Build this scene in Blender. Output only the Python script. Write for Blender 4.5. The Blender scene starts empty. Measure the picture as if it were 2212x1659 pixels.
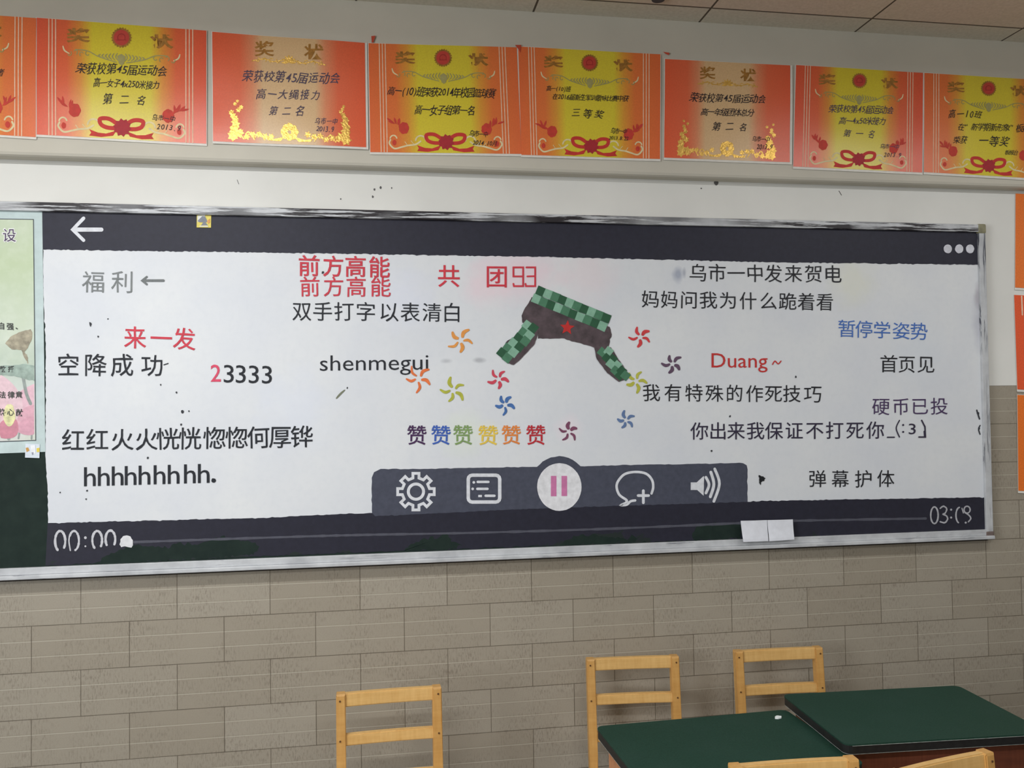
import bpy, bmesh, math, random
from mathutils import Vector, Matrix
SC = bpy.context.scene
COL = SC.collection
rnd = random.Random(7)

# ------------------------------------------------------------------ camera
F = 1845.68                                   # focal length in pixels of a 2212 x 1659 frame
YAW, PITCH, ROLL = 0.16088, 0.0254, -0.0127
CAM = Vector((1.1014, -3.0054, 1.6752))
_cy, _sy, _cp, _sp = math.cos(YAW), math.sin(YAW), math.cos(PITCH), math.sin(PITCH)
FW = Vector((_sy*_cp, _cy*_cp, _sp))
_r0 = Vector((_cy, -_sy, 0)); _u0 = _r0.cross(FW)
RT = math.cos(ROLL)*_r0 + math.sin(ROLL)*_u0
UP = -math.sin(ROLL)*_r0 + math.cos(ROLL)*_u0
cam = bpy.data.cameras.new('camera'); camo = bpy.data.objects.new('camera', cam); COL.objects.link(camo)
cam.sensor_width = 36; cam.lens = F/2212*36; cam.clip_start = .05
M = Matrix((RT, UP, -FW)).transposed().to_4x4(); M.translation = CAM
camo.matrix_world = M
SC.camera = camo

# ------------------------------------------------------------------ light and exposure
SC.view_settings.view_transform = 'Standard'; SC.view_settings.look = 'None'
SC.view_settings.exposure = 0.0; SC.view_settings.gamma = 1.0
SC.view_settings.use_curve_mapping = False
w = bpy.data.worlds.new('world'); SC.world = w; w.use_nodes = True
w.node_tree.nodes['Background'].inputs[0].default_value = (.80, .88, 1, 1)
w.node_tree.nodes['Background'].inputs[1].default_value = 0.6
def area(name, loc, rot, sx, sy, power, color):
    l = bpy.data.lights.new(name, 'AREA'); l.shape = 'RECTANGLE'; l.size = sx; l.size_y = sy
    l.energy = power; l.color = color
    o = bpy.data.objects.new(name, l); COL.objects.link(o); o.location = loc; o.rotation_euler = rot
    return o
WPOW = (92, 6, 4)
WIN_Y = (-3.4, -5.5, -7.5)                  # windows along the left wall
WX = -1.95
for i, yc in enumerate(WIN_Y):
    area('window_daylight', (WX+.03, yc, 1.72), (0, math.radians(-90), 0), 1.45, 1.8, WPOW[i], (.93, .97, 1))
CEIL = 3.075
LAMPS = ((0.2, -1.45, 38), (3.6, -1.45, 18), (0.2, -3.5, 43), (1.9, -3.5, 26), (0.2, -5.5, 9), (1.9, -5.5, 12))
for lx, ly, pw in LAMPS: area('tube_light', (lx, ly, CEIL-.11), (0, 0, 0), 1.2, .14, pw*.95, (.97, .99, 1))

# ------------------------------------------------------------------ helpers
def pix(px, py, Y=0.0):
    d = RT*((px-1106)/F) + UP*((829.5-py)/F) + FW
    return CAM + d*((Y-CAM.y)/d.y)
def pixz(px, py, Z):
    d = RT*((px-1106)/F) + UP*((829.5-py)/F) + FW
    return CAM + d*((Z-CAM.z)/d.z)
def lin(c):
    c = c/255
    return c/12.92 if c <= .04045 else ((c+.055)/1.055)**2.4
def rgb(c): return (lin(c[0]), lin(c[1]), lin(c[2]), 1)
class NT:
    """small wrapper for building node materials"""
    def __init__(s, name):
        s.m = bpy.data.materials.new(name); s.m.use_nodes = True
        s.t = s.m.node_tree; s.b = s.t.nodes['Principled BSDF']
    def n(s, kind, **kw):
        nd = s.t.nodes.new(kind)
        for k, v in kw.items(): setattr(nd, k, v)
        return nd
    def l(s, a, b): s.t.links.new(a, b)
    def math(s, op, a, b=None, c=None, clamp=False):
        nd = s.n('ShaderNodeMath', operation=op); nd.use_clamp = clamp
        for i, x in enumerate((a, b, c)):
            if x is None: continue
            if isinstance(x, (int, float)): nd.inputs[i].default_value = x
            else: s.l(x, nd.inputs[i])
        return nd.outputs[0]
    def mix(s, fac, a, b):
        nd = s.n('ShaderNodeMix', data_type='RGBA')
        for sock, x in ((nd.inputs[0], fac), (nd.inputs[6], a), (nd.inputs[7], b)):
            if isinstance(x, (int, float)): sock.default_value = x
            elif isinstance(x, tuple): sock.default_value = x
            else: s.l(x, sock)
        return nd.outputs[2]
    def coord(s, which='Object'): return s.n('ShaderNodeTexCoord').outputs[which]
    def noise(s, scale, vec, detail=3, rough=.55, stretch=None):
        if stretch:
            mp = s.n('ShaderNodeMapping'); mp.inputs['Scale'].default_value = stretch; s.l(vec, mp.inputs[0]); vec = mp.outputs[0]
        nd = s.n('ShaderNodeTexNoise'); nd.inputs['Scale'].default_value = scale
        nd.inputs['Detail'].default_value = detail; nd.inputs['Roughness'].default_value = rough
        s.l(vec, nd.inputs['Vector']); return nd.outputs['Fac']
    def ramp(s, fac, lo, hi):
        nd = s.n('ShaderNodeMapRange'); nd.inputs[1].default_value = lo; nd.inputs[2].default_value = hi
        s.l(fac, nd.inputs[0]); return nd.outputs[0]
    def bump(s, h, strength=.2, dist=.002):
        nd = s.n('ShaderNodeBump'); nd.inputs['Strength'].default_value = strength; nd.inputs['Distance'].default_value = dist
        s.l(h, nd.inputs['Height']); s.l(nd.outputs[0], s.b.inputs['Normal'])
    def out(s, col, rough=.6, spec=.4, metal=0):
        if isinstance(col, tuple): s.b.inputs['Base Color'].default_value = col
        else: s.l(col, s.b.inputs['Base Color'])
        if isinstance(rough, (int, float)): s.b.inputs['Roughness'].default_value = rough
        else: s.l(rough, s.b.inputs['Roughness'])
        s.b.inputs['Specular IOR Level'].default_value = spec; s.b.inputs['Metallic'].default_value = metal
        return s.m
def scale_c(c, k): return tuple(min(255, x*k) for x in c)
_pc = {}
def paint(c, rough=.6, var=.12, scale=40, spec=.3, metal=0):
    """a plain colour with slight procedural mottling"""
    key = (c, rough, var, scale, spec, metal)
    if key not in _pc:
        n = NT('paint_%d_%d_%d' % tuple(int(x) for x in c))
        f = n.noise(scale, n.coord(), 4)
        _pc[key] = n.out(n.mix(n.ramp(f, .3, .7), rgb(scale_c(c, 1-var)), rgb(scale_c(c, 1+var*.6))), rough, spec, metal)
    return _pc[key]
def root_loc(p):
    l = Vector()
    while p is not None: l = l + p.location; p = p.parent
    return l
def tag(o, label=None, cat=None, group=None, kind=None):
    for k, v in (('label', label), ('category', cat), ('group', group), ('kind', kind)):
        if v: o[k] = v
    return o
def empty(name, loc, rz=0):
    o = bpy.data.objects.new(name, None); COL.objects.link(o); o.location = loc; o.rotation_euler = (0, 0, rz)
    o.empty_display_size = .05
    return o
def mesh_obj(name, verts, faces, m, parent=None, local=False, smooth=False, label=None):
    """verts in world space (or in the parent's space with local=True)"""
    me = bpy.data.meshes.new(name)
    off = Vector() if local else root_loc(parent)
    me.from_pydata([tuple(Vector(v)-off) for v in verts], [], faces); me.update()
    if m: me.materials.append(m)
    if smooth:
        for p in me.polygons: p.use_smooth = True
    o = bpy.data.objects.new(name, me); COL.objects.link(o)
    if parent: o.parent = parent
    if label: o['label'] = label
    return o
def bm_obj(name, bm, m, parent=None, smooth=False, label=None):
    me = bpy.data.meshes.new(name); bmesh.ops.recalc_face_normals(bm, faces=bm.faces)
    bm.to_mesh(me); bm.free()
    if m: me.materials.append(m)
    if smooth:
        for p in me.polygons: p.use_smooth = True
    o = bpy.data.objects.new(name, me); COL.objects.link(o)
    if parent: o.parent = parent
    if label: o['label'] = label
    return o
def box_bm(lo, hi, bev=0.0, bm=None, mat=None):
    bm2 = bmesh.new()
    bmesh.ops.create_cube(bm2, size=1)
    s = [hi[i]-lo[i] for i in range(3)]; c = [(hi[i]+lo[i])/2 for i in range(3)]
    for v in bm2.verts: v.co = Vector((v.co.x*s[0]+c[0], v.co.y*s[1]+c[1], v.co.z*s[2]+c[2]))
    if bev: bmesh.ops.bevel(bm2, geom=bm2.edges[:], offset=bev, segments=2, profile=.6, affect='EDGES')
    if mat is not None: bm2.transform(mat)
    if bm is None: return bm2
    me = bpy.data.meshes.new('tmp'); bm2.to_mesh(me); bm2.free(); bm.from_mesh(me); bpy.data.meshes.remove(me)
    return bm

# ---- flat art, drawn in the picture's pixels of the surface it is painted on and put down on that surface
class Art:
    def __init__(s): s.v = []; s.f = []; s.k = []; s.mi = []; s.cm = 0
    def _mark(s):
        k = (s.k[-1]+1) % 40 if s.k else 0
        s.k += [k]*(len(s.v)-len(s.k)); s.mi += [s.cm]*(len(s.f)-len(s.mi)); return s
    def poly(s, pts):
        b = len(s.v); s.v += [tuple(p) for p in pts]; s.f.append(tuple(range(b, b+len(pts)))); return s._mark()
    def stroke(s, pts, wd, taper=False, smooth=True, seg=6, jit=0.0):
        pts = [Vector(p) for p in pts]
        if smooth and len(pts) > 2:
            q = []
            for i in range(len(pts)-1):
                p0 = pts[max(i-1, 0)]; p1 = pts[i]; p2 = pts[i+1]; p3 = pts[min(i+2, len(pts)-1)]
                for k in range(seg):
                    t = k/seg
                    q.append(.5*((2*p1)+(p2-p0)*t+(2*p0-5*p1+4*p2-p3)*t*t+(3*p1-p0-3*p2+p3)*t**3))
            q.append(pts[-1]); pts = q
        n = len(pts); L = []; R = []
        closed = (pts[0]-pts[-1]).length < .01
        for i, p in enumerate(pts):
            a = pts[i-1] if i else (pts[-2] if closed else p)
            b = pts[i+1] if i < n-1 else (pts[1] if closed else p)
            d1 = (p-a).normalized() if (p-a).length > 1e-6 else (b-p).normalized()
            d2 = (b-p).normalized() if (b-p).length > 1e-6 else d1
            d = (d1+d2); d = d.normalized() if d.length > 1e-6 else d1
            nr = Vector((-d.y, d.x)); k = max(.5, nr.dot(Vector((-d1.y, d1.x))))
            h = wd/2/k
            t = i/max(1, n-1)
            if taper: h *= .25+.9*math.sin(math.pi*min(1, .12+t*.8))
            h *= 1+rnd.uniform(-jit, jit)
            L.append(p+nr*h); R.append(p-nr*h)
        b = len(s.v); s.v += [tuple(p) for p in L]+[tuple(p) for p in R]
        for i in range(n-1): s.f.append((b+i, b+i+1, b+n+i+1, b+n+i))
        s._mark()
        if not taper and not closed and wd > 2:
            for p in (pts[0], pts[-1]): s.disc(p, wd/2, wd/2, 10)
        return s
    def disc(s, c, rx, ry=None, n=24, rough=0.0):
        ry = ry or rx
        return s.poly([(c[0]+rx*math.cos(a)*(1+rnd.uniform(-rough, rough)), c[1]+ry*math.sin(a)*(1+rnd.uniform(-rough, rough))) for a in [2*math.pi*i/n for i in range(n)]])
    def rect(s, x0, y0, x1, y1): return s.poly([(x0, y0), (x1, y0), (x1, y1), (x0, y1)])
    def put(s, name, m, parent, surf, label=None):
        """surf maps a pixel to a world point"""
        vs = [surf(x, y)+Vector((0, -8e-6*k, 0)) for (x, y), k in zip(s.v, s.k)]
        o = mesh_obj(name, vs, [], None, parent)
        me = o.data; off = root_loc(parent)
        me.clear_geometry(); me.from_pydata([tuple(v-off) for v in vs], [], s.f); me.update()
        for mm in (m if isinstance(m, (list, tuple)) else (m,)): me.materials.append(mm)
        for p, i in zip(me.polygons, s.mi): p.material_index = i
        if label: o['label'] = label
        return o
def rough_edge(pts, amp, step=9, closed=True):
    out = []
    n = len(pts)
    for i in range(n if closed else n-1):
        a = Vector(pts[i]); b = Vector(pts[(i+1) % n]); d = b-a; k = max(1, int(d.length/step))
        nr = Vector((-d.y, d.x)).normalized() if d.length else Vector((0, 0))
        for j in range(k):
            p = a+d*(j/k)
            if j: p = p+nr*rnd.gauss(0, amp)
            out.append((p.x, p.y))
    if not closed: out.append(pts[-1])
    return out
# ---- lettering
_txt = bpy.data.curves.new('lettering_source', 'FONT'); _txt.size = 1; _txt.resolution_u = 3
_txo = bpy.data.objects.new('lettering_source', _txt); COL.objects.link(_txo)
_gc = {}
def glyph(t, off=0.0):
    if (t, off) not in _gc:
        _txt.body = t; _txt.offset = off
        dg = bpy.context.evaluated_depsgraph_get(); dg.update()
        me = bpy.data.meshes.new_from_object(_txo.evaluated_get(dg))
        _gc[(t, off)] = ([(v.co.x, v.co.y) for v in me.vertices], [tuple(p.vertices) for p in me.polygons])
        bpy.data.meshes.remove(me)
    return _gc[(t, off)]
def add_chars(a, text, xs, y0, y1, wd, ht=None, off=0.0, shear=0.0, rot=0.0, jit=0.0, wob=0.0):
    """one glyph per centre in xs; wd, ht = em size in pixels"""
    ht = ht or wd
    for i, ch in enumerate(text):
        if ch == ' ': continue
        vs, fs = glyph(ch, off)
        narrow = ord(ch) < 0x2000
        gx0 = (min(v[0] for v in vs)+max(v[0] for v in vs))/2 if narrow else .5
        gy0 = .35 if narrow else .38
        t = (xs[i]-xs[0])/max(1e-6, xs[-1]-xs[0]); cy = y0+(y1-y0)*t
        slope = (y1-y0)/max(1, xs[-1]-xs[0]) if len(xs) > 1 else 0
        an = rnd.uniform(-rot, rot); ca, sa = math.cos(an), math.sin(an)
        kx, ky = 1+rnd.uniform(-jit, jit), 1+rnd.uniform(-jit, jit); dy = rnd.uniform(-jit, jit)*ht*.4
        b = len(a.v); ph = rnd.uniform(0, 6)
        for gx, gy in vs:
            x, y = (gx-gx0)*kx, (gy-gy0)*ky
            x += shear*y
            if wob: x += wob*math.sin(9*y+ph)+wob*.6*math.sin(23*y+2*ph); y += wob*math.sin(8*x+1.7*ph)+wob*.6*math.sin(21*x+ph)
            x, y = x*ca-y*sa, x*sa+y*ca
            a.v.append((xs[i]+x*wd, cy-y*ht+slope*x*wd+dy))
        a.f += [tuple(b+k for k in f) for f in fs]; a._mark()
    return a
def add_box_text(a, text, x0, y0, x1, y1, slope=0.0, off=0.0, wob=0.0):
    vs, fs = glyph(text, off)
    ax, bx = min(v[0] for v in vs), max(v[0] for v in vs); ay, by = min(v[1] for v in vs), max(v[1] for v in vs)
    b = len(a.v)
    for gx, gy in vs:
        x = x0+(gx-ax)/(bx-ax)*(x1-x0)
        y = y1-(gy-ay)/(by-ay)*(y1-y0)+slope*(x-x0)
        if wob: x += wob*math.sin(y*.31+x*.07); y += wob*math.sin(x*.27+y*.05)
        a.v.append((x, y))
    a.f += [tuple(b+k for k in f) for f in fs]; a._mark()
    return a
def span(x0, x1, n): return [x0+(x1-x0)*i/max(1, n-1) for i in range(n)]

# ------------------------------------------------------------------ materials of the room
def plaster(name, c, sc=70):
    n = NT(name); v = n.coord()
    f1 = n.noise(2.2, v, 4); f2 = n.noise(sc, v, 3)
    c1 = n.mix(n.ramp(f1, .3, .7), rgb(scale_c(c, .97)), rgb(scale_c(c, 1.02)))
    n.bump(f2, .12, .001)
    return n.out(c1, .75, .2)
M_PLASTER = plaster('white_plaster', (226, 225, 220))
def tile_mat():
    n = NT('ribbed_beige_tile'); v = n.coord()
    sp = n.n('ShaderNodeSeparateXYZ'); n.l(v, sp.inputs[0]); x, z = sp.outputs[0], sp.outputs[2]
    zz = n.math('DIVIDE', n.math('SUBTRACT', z, 1.13), .15)
    row = n.math('FLOOR', zz); fz = n.math('SUBTRACT', zz, row)
    shift = n.math('MULTIPLY', n.math('ABSOLUTE', n.math('MODULO', row, 2.0)), .5)      # odd rows start half a tile in
    xx = n.math('ADD', n.math('DIVIDE', x, .30), shift)
    ci = n.math('FLOOR', xx); fx = n.math('SUBTRACT', xx, ci)
    # distances to joints in metres
    dz = n.math('MULTIPLY', n.math('MINIMUM', fz, n.math('SUBTRACT', 1.0, fz)), .15)
    dx = n.math('MULTIPLY', n.math('MINIMUM', fx, n.math('SUBTRACT', 1.0, fx)), .30)
    wn = n.noise(9, v, 3)
    jw = n.math('ADD', .0006, n.math('MULTIPLY', wn, .0012))
    joint = n.math('LESS_THAN', n.math('MINIMUM', dz, dx), jw)
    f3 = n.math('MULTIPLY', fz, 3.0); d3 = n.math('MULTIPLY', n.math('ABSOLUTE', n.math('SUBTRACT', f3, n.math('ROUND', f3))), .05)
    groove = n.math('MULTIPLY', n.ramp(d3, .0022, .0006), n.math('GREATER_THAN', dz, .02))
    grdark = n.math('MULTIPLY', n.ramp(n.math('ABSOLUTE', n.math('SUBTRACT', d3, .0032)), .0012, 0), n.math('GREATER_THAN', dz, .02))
    hx = n.math('MULTIPLY', n.math('ABSOLUTE', n.math('SUBTRACT', fx, .5)), .30)
    half = n.math('MULTIPLY', n.math('LESS_THAN', hx, .0012), .12)
    # tile to tile tone, vertical dirty striation
    cmb = n.n('ShaderNodeCombineXYZ'); n.l(ci, cmb.inputs[0]); n.l(row, cmb.inputs[1])
    wh = n.n('ShaderNodeTexWhiteNoise', noise_dimensions='2D'); n.l(cmb.outputs[0], wh.inputs[0])
    base = n.mix(wh.outputs[0], rgb((157, 148, 133)), rgb((165, 157, 143)))
    fine = n.noise(120, v, 2, .6, (2.0, 1, .45))
    big = n.noise(7, v, 3, .6)
    st = n.math('MULTIPLY', n.ramp(fine, .50, .62), n.ramp(big, .38, .62))
    base = n.mix(n.math('MULTIPLY', st, .5), base, rgb((112, 102, 90)))
    base = n.mix(n.math('MULTIPLY', n.ramp(n.noise(330, v, 2), .40, .62), .22), base, rgb((135, 126, 112)))
    base = n.mix(half, base, rgb((120, 112, 100)))
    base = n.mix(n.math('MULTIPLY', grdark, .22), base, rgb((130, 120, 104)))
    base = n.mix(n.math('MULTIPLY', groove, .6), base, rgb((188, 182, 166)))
    base = n.mix(n.math('MULTIPLY', joint, .8), base, rgb((84, 74, 62)))
    h = n.math('SUBTRACT', n.math('SUBTRACT', 1.0, n.math('MULTIPLY', joint, 1.0)), n.math('MULTIPLY', groove, .5))
    n.bump(h, .35, .0015)
    return n.out(base, .42, .4)
M_TILE = tile_mat()
LINES_X = 1.674; YL = pixz(1652, 25, CEIL).y; TS = .62
def ceiling_mat():
    n = NT('vinyl_ceiling_tile'); v = n.coord()
    sp = n.n('ShaderNodeSeparateXYZ'); n.l(v, sp.inputs[0])
    def dist(s, o):
        a = n.math('DIVIDE', n.math('SUBTRACT', s, o), TS)
        return n.math('MULTIPLY', n.math('ABSOLUTE', n.math('SUBTRACT', a, n.math('ROUND', a))), TS)
    d = n.math('MINIMUM', dist(sp.outputs[0], LINES_X), dist(sp.outputs[1], YL))
    f = n.noise(90, v, 3)
    c = n.mix(n.ramp(f, .3, .7), rgb((212, 198, 180)), rgb((225, 211, 194)))
    c2 = n.mix(n.ramp(f, .3, .7), rgb((206, 200, 184)), rgb((219, 213, 198)))
    c = n.mix(n.math('GREATER_THAN', sp.outputs[1], YL), c, c2)
    g = n.math('LESS_THAN', d, .0038)
    c = n.mix(g, c, rgb((92, 82, 70)))
    n.bump(n.math('SUBTRACT', 1.0, g), .4, .003)
    return n.out(c, .7, .25)
M_CEIL = ceiling_mat()
def floor_mat():
    n = NT('terrazzo_floor'); v = n.coord()
    f = n.noise(60, v, 5)
    return n.out(n.mix(n.ramp(f, .35, .65), rgb((52, 49, 46)), rgb((70, 67, 63))), .35, .4)
M_FLOOR = floor_mat()
M_TILE2 = paint((150, 142, 128), .45, .06, 8)

# ------------------------------------------------------------------ the room
X0, X1, Y1, YF = WX, 5.0, 0.0, -8.6
def quad_wall(name, quads, mats, idx):
    vs, fs = [], []
    for q in quads:
        b = len(vs); vs += q; fs.append((b, b+1, b+2, b+3))
    o = mesh_obj(name, vs, fs, None)
    for m in mats: o.data.materials.append(m)
    for p, i in zip(o.data.polygons, idx): p.material_index = i
    o['kind'] = 'structure'
    return o
ZT = 1.13+.6
wall_back = quad_wall('wall_back', [[(X0, 0, 0), (X1, 0, 0), (X1, 0, ZT), (X0, 0, ZT)], [(X0, 0, ZT), (X1, 0, ZT), (X1, 0, CEIL), (X0, 0, CEIL)]], [M_TILE, M_PLASTER], [0, 1])
quad_wall('floor', [[(X0, YF, 0), (X1, YF, 0), (X1, 0, 0), (X0, 0, 0)]], [M_FLOOR], [0])
quad_wall('ceiling', [[(X0, 0, CEIL), (X1, 0, CEIL), (X1, YF, CEIL), (X0, YF, CEIL)]], [M_CEIL], [0])
quad_wall('wall_right', [[(X1, 0, 0), (X1, YF, 0), (X1, YF, ZT), (X1, 0, ZT)], [(X1, 0, ZT), (X1, YF, ZT), (X1, YF, CEIL), (X1, 0, CEIL)]], [M_TILE2, M_PLASTER], [0, 1])
quad_wall('wall_front', [[(X1, YF, 0), (X0, YF, 0), (X0, YF, 1.0), (X1, YF, 1.0)], [(X1, YF, 1.0), (X0, YF, 1.0), (X0, YF, 2.4), (X1, YF, 2.4)], [(X1, YF, 2.4), (X0, YF, 2.4), (X0, YF, CEIL), (X1, YF, CEIL)]], [M_TILE2, paint((52, 66, 60), .5), M_PLASTER], [0, 1, 2])
q = []
ys = [0]
for yc in WIN_Y: ys += [yc+.95, yc-.95]
ys.append(YF)
ZS, ZH = .95, 2.5
q.append([(X0, YF, 0), (X0, 0, 0), (X0, 0, ZS), (X0, YF, ZS)]); q.append([(X0, YF, ZH), (X0, 0, ZH), (X0, 0, CEIL), (X0, YF, CEIL)])
for i in range(0, len(ys), 2): q.append([(X0, ys[i+1], ZS), (X0, ys[i], ZS), (X0, ys[i], ZH), (X0, ys[i+1], ZH)])
quad_wall('wall_left', q, [M_PLASTER], [0]*len(q))
M_PVC = paint((225, 225, 222), .4)
_g = NT('window_glass'); _g.b.inputs['Transmission Weight'].default_value = 1; M_GLASS = _g.out((.9, .95, .95, 1), .05, .5)
for i, yc in enumerate(WIN_Y):
    bm = bmesh.new()
    for lo, hi in (((-.06, -.95, ZS), (0, -.89, ZH)), ((-.06, .89, ZS), (0, .95, ZH)), ((-.06, -.89, ZS), (0, .89, ZS+.06)), ((-.06, -.89, ZH-.06), (0, .89, ZH)), ((-.06, -.03, ZS+.06), (0, .03, ZH-.06))):
        box_bm((X0+lo[0], yc+lo[1], lo[2]), (X0+hi[0], yc+hi[1], hi[2]), .004, bm)
    wn = bm_obj('window_%d' % (i+1), bm, M_PVC); wn['kind'] = 'structure'
    for a, b in ((-.89, -.03), (.03, .89)):
        bm_obj('pane', box_bm((X0-.033, yc+a, ZS+.06), (X0-.027, yc+b, ZH-.06)), M_GLASS, wn)
# ledge of the beam that runs along the top of the back wall
BD = -.053; ZB = 2.502
bm = bmesh.new()
prof = [(0, ZB), (BD+.012, ZB), (BD+.004, ZB+.004), (BD, ZB+.012), (BD, CEIL), (0, CEIL)]
va = [bm.verts.new((X0, y, z)) for y, z in prof]; vb = [bm.verts.new((X1, y, z)) for y, z in prof]
for i in range(len(prof)-1): bm.faces.new((va[i], va[i+1], vb[i+1], vb[i]))
M_BEAM = plaster('dull_white_plaster', (203, 198, 185))
beam = bm_obj('trim_1', bm, M_BEAM); beam['kind'] = 'structure'
# fluorescent battens, behind the camera
M_TUBE = NT('lit_tube'); M_TUBE.b.inputs['Emission Color'].default_value = (1, .98, .94, 1); M_TUBE.b.inputs['Emission Strength'].default_value = 2.0; M_TUBE = M_TUBE.out((.9, .9, .88, 1), .3)
for lx, ly, pw in LAMPS:
    r = empty('ceiling_lamp', (lx, ly, CEIL)); tag(r, 'white twin tube batten on the ceiling behind the viewer', 'lamp', 'ceiling battens')
    bm_obj('housing', box_bm((-.62, -.07, -.07), (.62, .07, 0), .006), M_PVC, r)
    for s in (-1, 1):
        bm = bmesh.new(); bmesh.ops.create_cone(bm, cap_ends=True, segments=12, radius1=.013, radius2=.013, depth=1.2, matrix=Matrix.Translation((0, s*.035, -.086)) @ Matrix.Rotation(math.pi/2, 4, 'Y'))
        bm_obj('tube', bm, M_TUBE, r)

# ------------------------------------------------------------------ blackboard painted as a video screen
YB = -.020
def sB(lift):
    return lambda x, y: pix(x, y, YB-lift)
def bz(px, py): return pix(px, py, YB)
TOPZ = bz(1100, 462).z; BOTZ = bz(1100, 1206.5).z
RX = bz(2133, 820).x; LX = -.62
board = empty('blackboard', ((LX+RX)/2, 0, BOTZ))
tag(board, 'long wall blackboard in an aluminium frame painted like a white video player screen', 'blackboard')
def wbox(lo, hi, bev=.0): return box_bm(tuple(Vector(lo)-root_loc(board)), tuple(Vector(hi)-root_loc(board)), bev)
def green_mat():
    n = NT('green_board'); v = n.coord(); f = n.noise(25, v, 5)
    return n.out(n.mix(n.ramp(f, .3, .7), rgb((30, 42, 39)), rgb((38, 51, 46))), .6, .12)
M_GREEN = green_mat()
INZ0 = bz(1100, 1184).z; INZ1 = bz(1100, 480).z; INX = bz(2118.5, 820).x
bm_obj('panel', wbox((LX+.01, YB, BOTZ+.005), (RX-.005, -.002, TOPZ-.005)), M_GREEN, board, label='dark green board surface')
def frame_mat(name, smear, axis, dirt=(40, 36, 40)):
    n = NT(name); v = n.coord()
    base = n.mix(n.ramp(n.noise(14, v, 4), .3, .7), rgb((176, 178, 182)), rgb((205, 207, 210)))
    st = (5, 20, 110) if axis == 'x' else (110, 20, 6)
    m = n.ramp(n.noise(1.0, v, 5, .65, st), smear, smear+.06)
    m = n.math('MULTIPLY', m, n.ramp(n.noise(1.6 if axis == 'x' else 2.5, v, 2), .40, .52))
    return n.out(n.mix(m, base, rgb(dirt)), .45, .4, .08)
fr = bm_obj('frame_rail', wbox((LX, -.032, INZ1), (RX, -.001, TOPZ), .003), frame_mat('smeared_top_rail', .46, 'x'), board, label='aluminium top rail smeared with black paint')
ZMID = BOTZ+(INZ0-BOTZ)*.38
bm = wbox((LX, -.030, ZMID), (RX, -.001, INZ0), .002)
bm = box_bm(tuple(Vector((LX, -.040, BOTZ))-root_loc(board)), tuple(Vector((RX, -.001, ZMID))-root_loc(board)), .003, bm)
bm_obj('frame_rail', bm, frame_mat('stained_bottom_rail', .60, 'x', (120, 122, 130)), board, label='aluminium bottom rail with a chalk lip')
bm_obj('gap_shade_grime', wbox((LX, -.010, BOTZ-.0085), (RX-.01, -.0005, BOTZ+.002)), paint((40, 33, 28), .8, .3, 30), board, label='thin black strip standing for the shade and grime of the gap under the bottom rail')  # dark strip paints in the shade and grime of the gap below the rail
bm_obj('frame_stile', wbox((INX, -.031, BOTZ+.004), (RX, -.001, TOPZ-.004), .003), frame_mat('smeared_stile', .52, 'z', (84, 86, 96)), board, label='aluminium right end rail with grey smears')
bm_obj('corner_cap', wbox((INX-.004, -.034, TOPZ-.036), (RX+.003, -.001, TOPZ+.003), .008), paint((142, 138, 112), .5), board, label='olive plastic corner piece')
bm_obj('corner_cap', wbox((INX-.002, -.034, BOTZ-.002), (RX+.002, -.001, BOTZ+.03), .006), paint((110, 96, 92), .5), board, label='grimy lower corner piece')

# white painted screen
def white_mat():
    n = NT('white_board_paint'); v = n.coord('Object')
    off = root_loc(board)
    f = n.noise(3.5, v, 4); f2 = n.noise(45, v, 4)
    c = n.mix(n.ramp(f, .35, .7), rgb((214, 217, 223)), rgb((222, 224, 226)))
    c = n.mix(n.math('MULTIPLY', n.ramp(f2, .45, .75), .25), c, rgb((205, 209, 215)))
    def stain(px, py, r, col, k, stretch=(1, 1, 1)):
        p = bz(px, py)-off
        mp = n.n('ShaderNodeMapping'); mp.inputs['Location'].default_value = (-p.x*stretch[0], 0, -p.z*stretch[2]); mp.inputs['Scale'].default_value = (stretch[0], 0, stretch[2]); n.l(v, mp.inputs[0])
        ln = n.n('ShaderNodeVectorMath', operation='LENGTH'); n.l(mp.outputs[0], ln.inputs[0])
        d = n.math('ADD', ln.outputs['Value'], n.math('MULTIPLY', n.math('SUBTRACT', n.noise(14, v, 3), .5), r*.9))
        return n.mix(n.math('MULTIPLY', n.ramp(d, r, r*.25), k), c_now[0], rgb(col))
    c_now = [c]
    for args in ((1465, 592, .035, (150, 158, 178), .75, (1.5, 1, 1)), (1478, 590, .02, (120, 128, 150), .5, (2.2, 1, .8)),
                 (1130, 590, .19, (236, 205, 214), .55, (1, 1, 1.6)), (1050, 620, .10, (234, 208, 216), .5),
                 (1270, 590, .14, (232, 212, 216), .4), (1840, 610, .12, (226, 226, 200), .4),
                 (1000, 940, .10, (226, 236, 205), .35), (1060, 940, .06, (240, 236, 200), .35), (870, 640, .14, (214, 218, 236), .4),
                 (640, 880, .16, (216, 222, 238), .3), (1035, 778, .014, (150, 152, 158), .6, (.5, 1, 1.2)), (965, 780, .012, (170, 172, 178), .6, (.5, 1, 1.2)),
                 (2112, 700, .03, (170, 170, 185), .45, (1, 1, .2)), (2112, 640, .02, (150, 140, 150), .5, (1, 1, .3)),
                 (1230, 930, .06, (238, 222, 228), .5), (1980, 760, .15, (205, 214, 224), .3)):
        c_now[0] = stain(*args)
    n.bump(f2, .12, .001)
    return n.out(c_now[0], .5, .3)
M_WHITE = white_mat()
screen = [(93, 530), (560, 538), (1120, 548), (1520, 556), (2129, 566), (2131, 700), (2132, 900), (2132, 1084), (1652, 1092), (1100, 1108), (557, 1126), (104, 1140), (103, 1060), (98, 985), (99, 760), (94, 640)]
Art().poly(rough_edge(screen, .55, 6)).put('painted_screen', M_WHITE, board, sB(.0006), 'white painted screen area of the mural')
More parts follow.
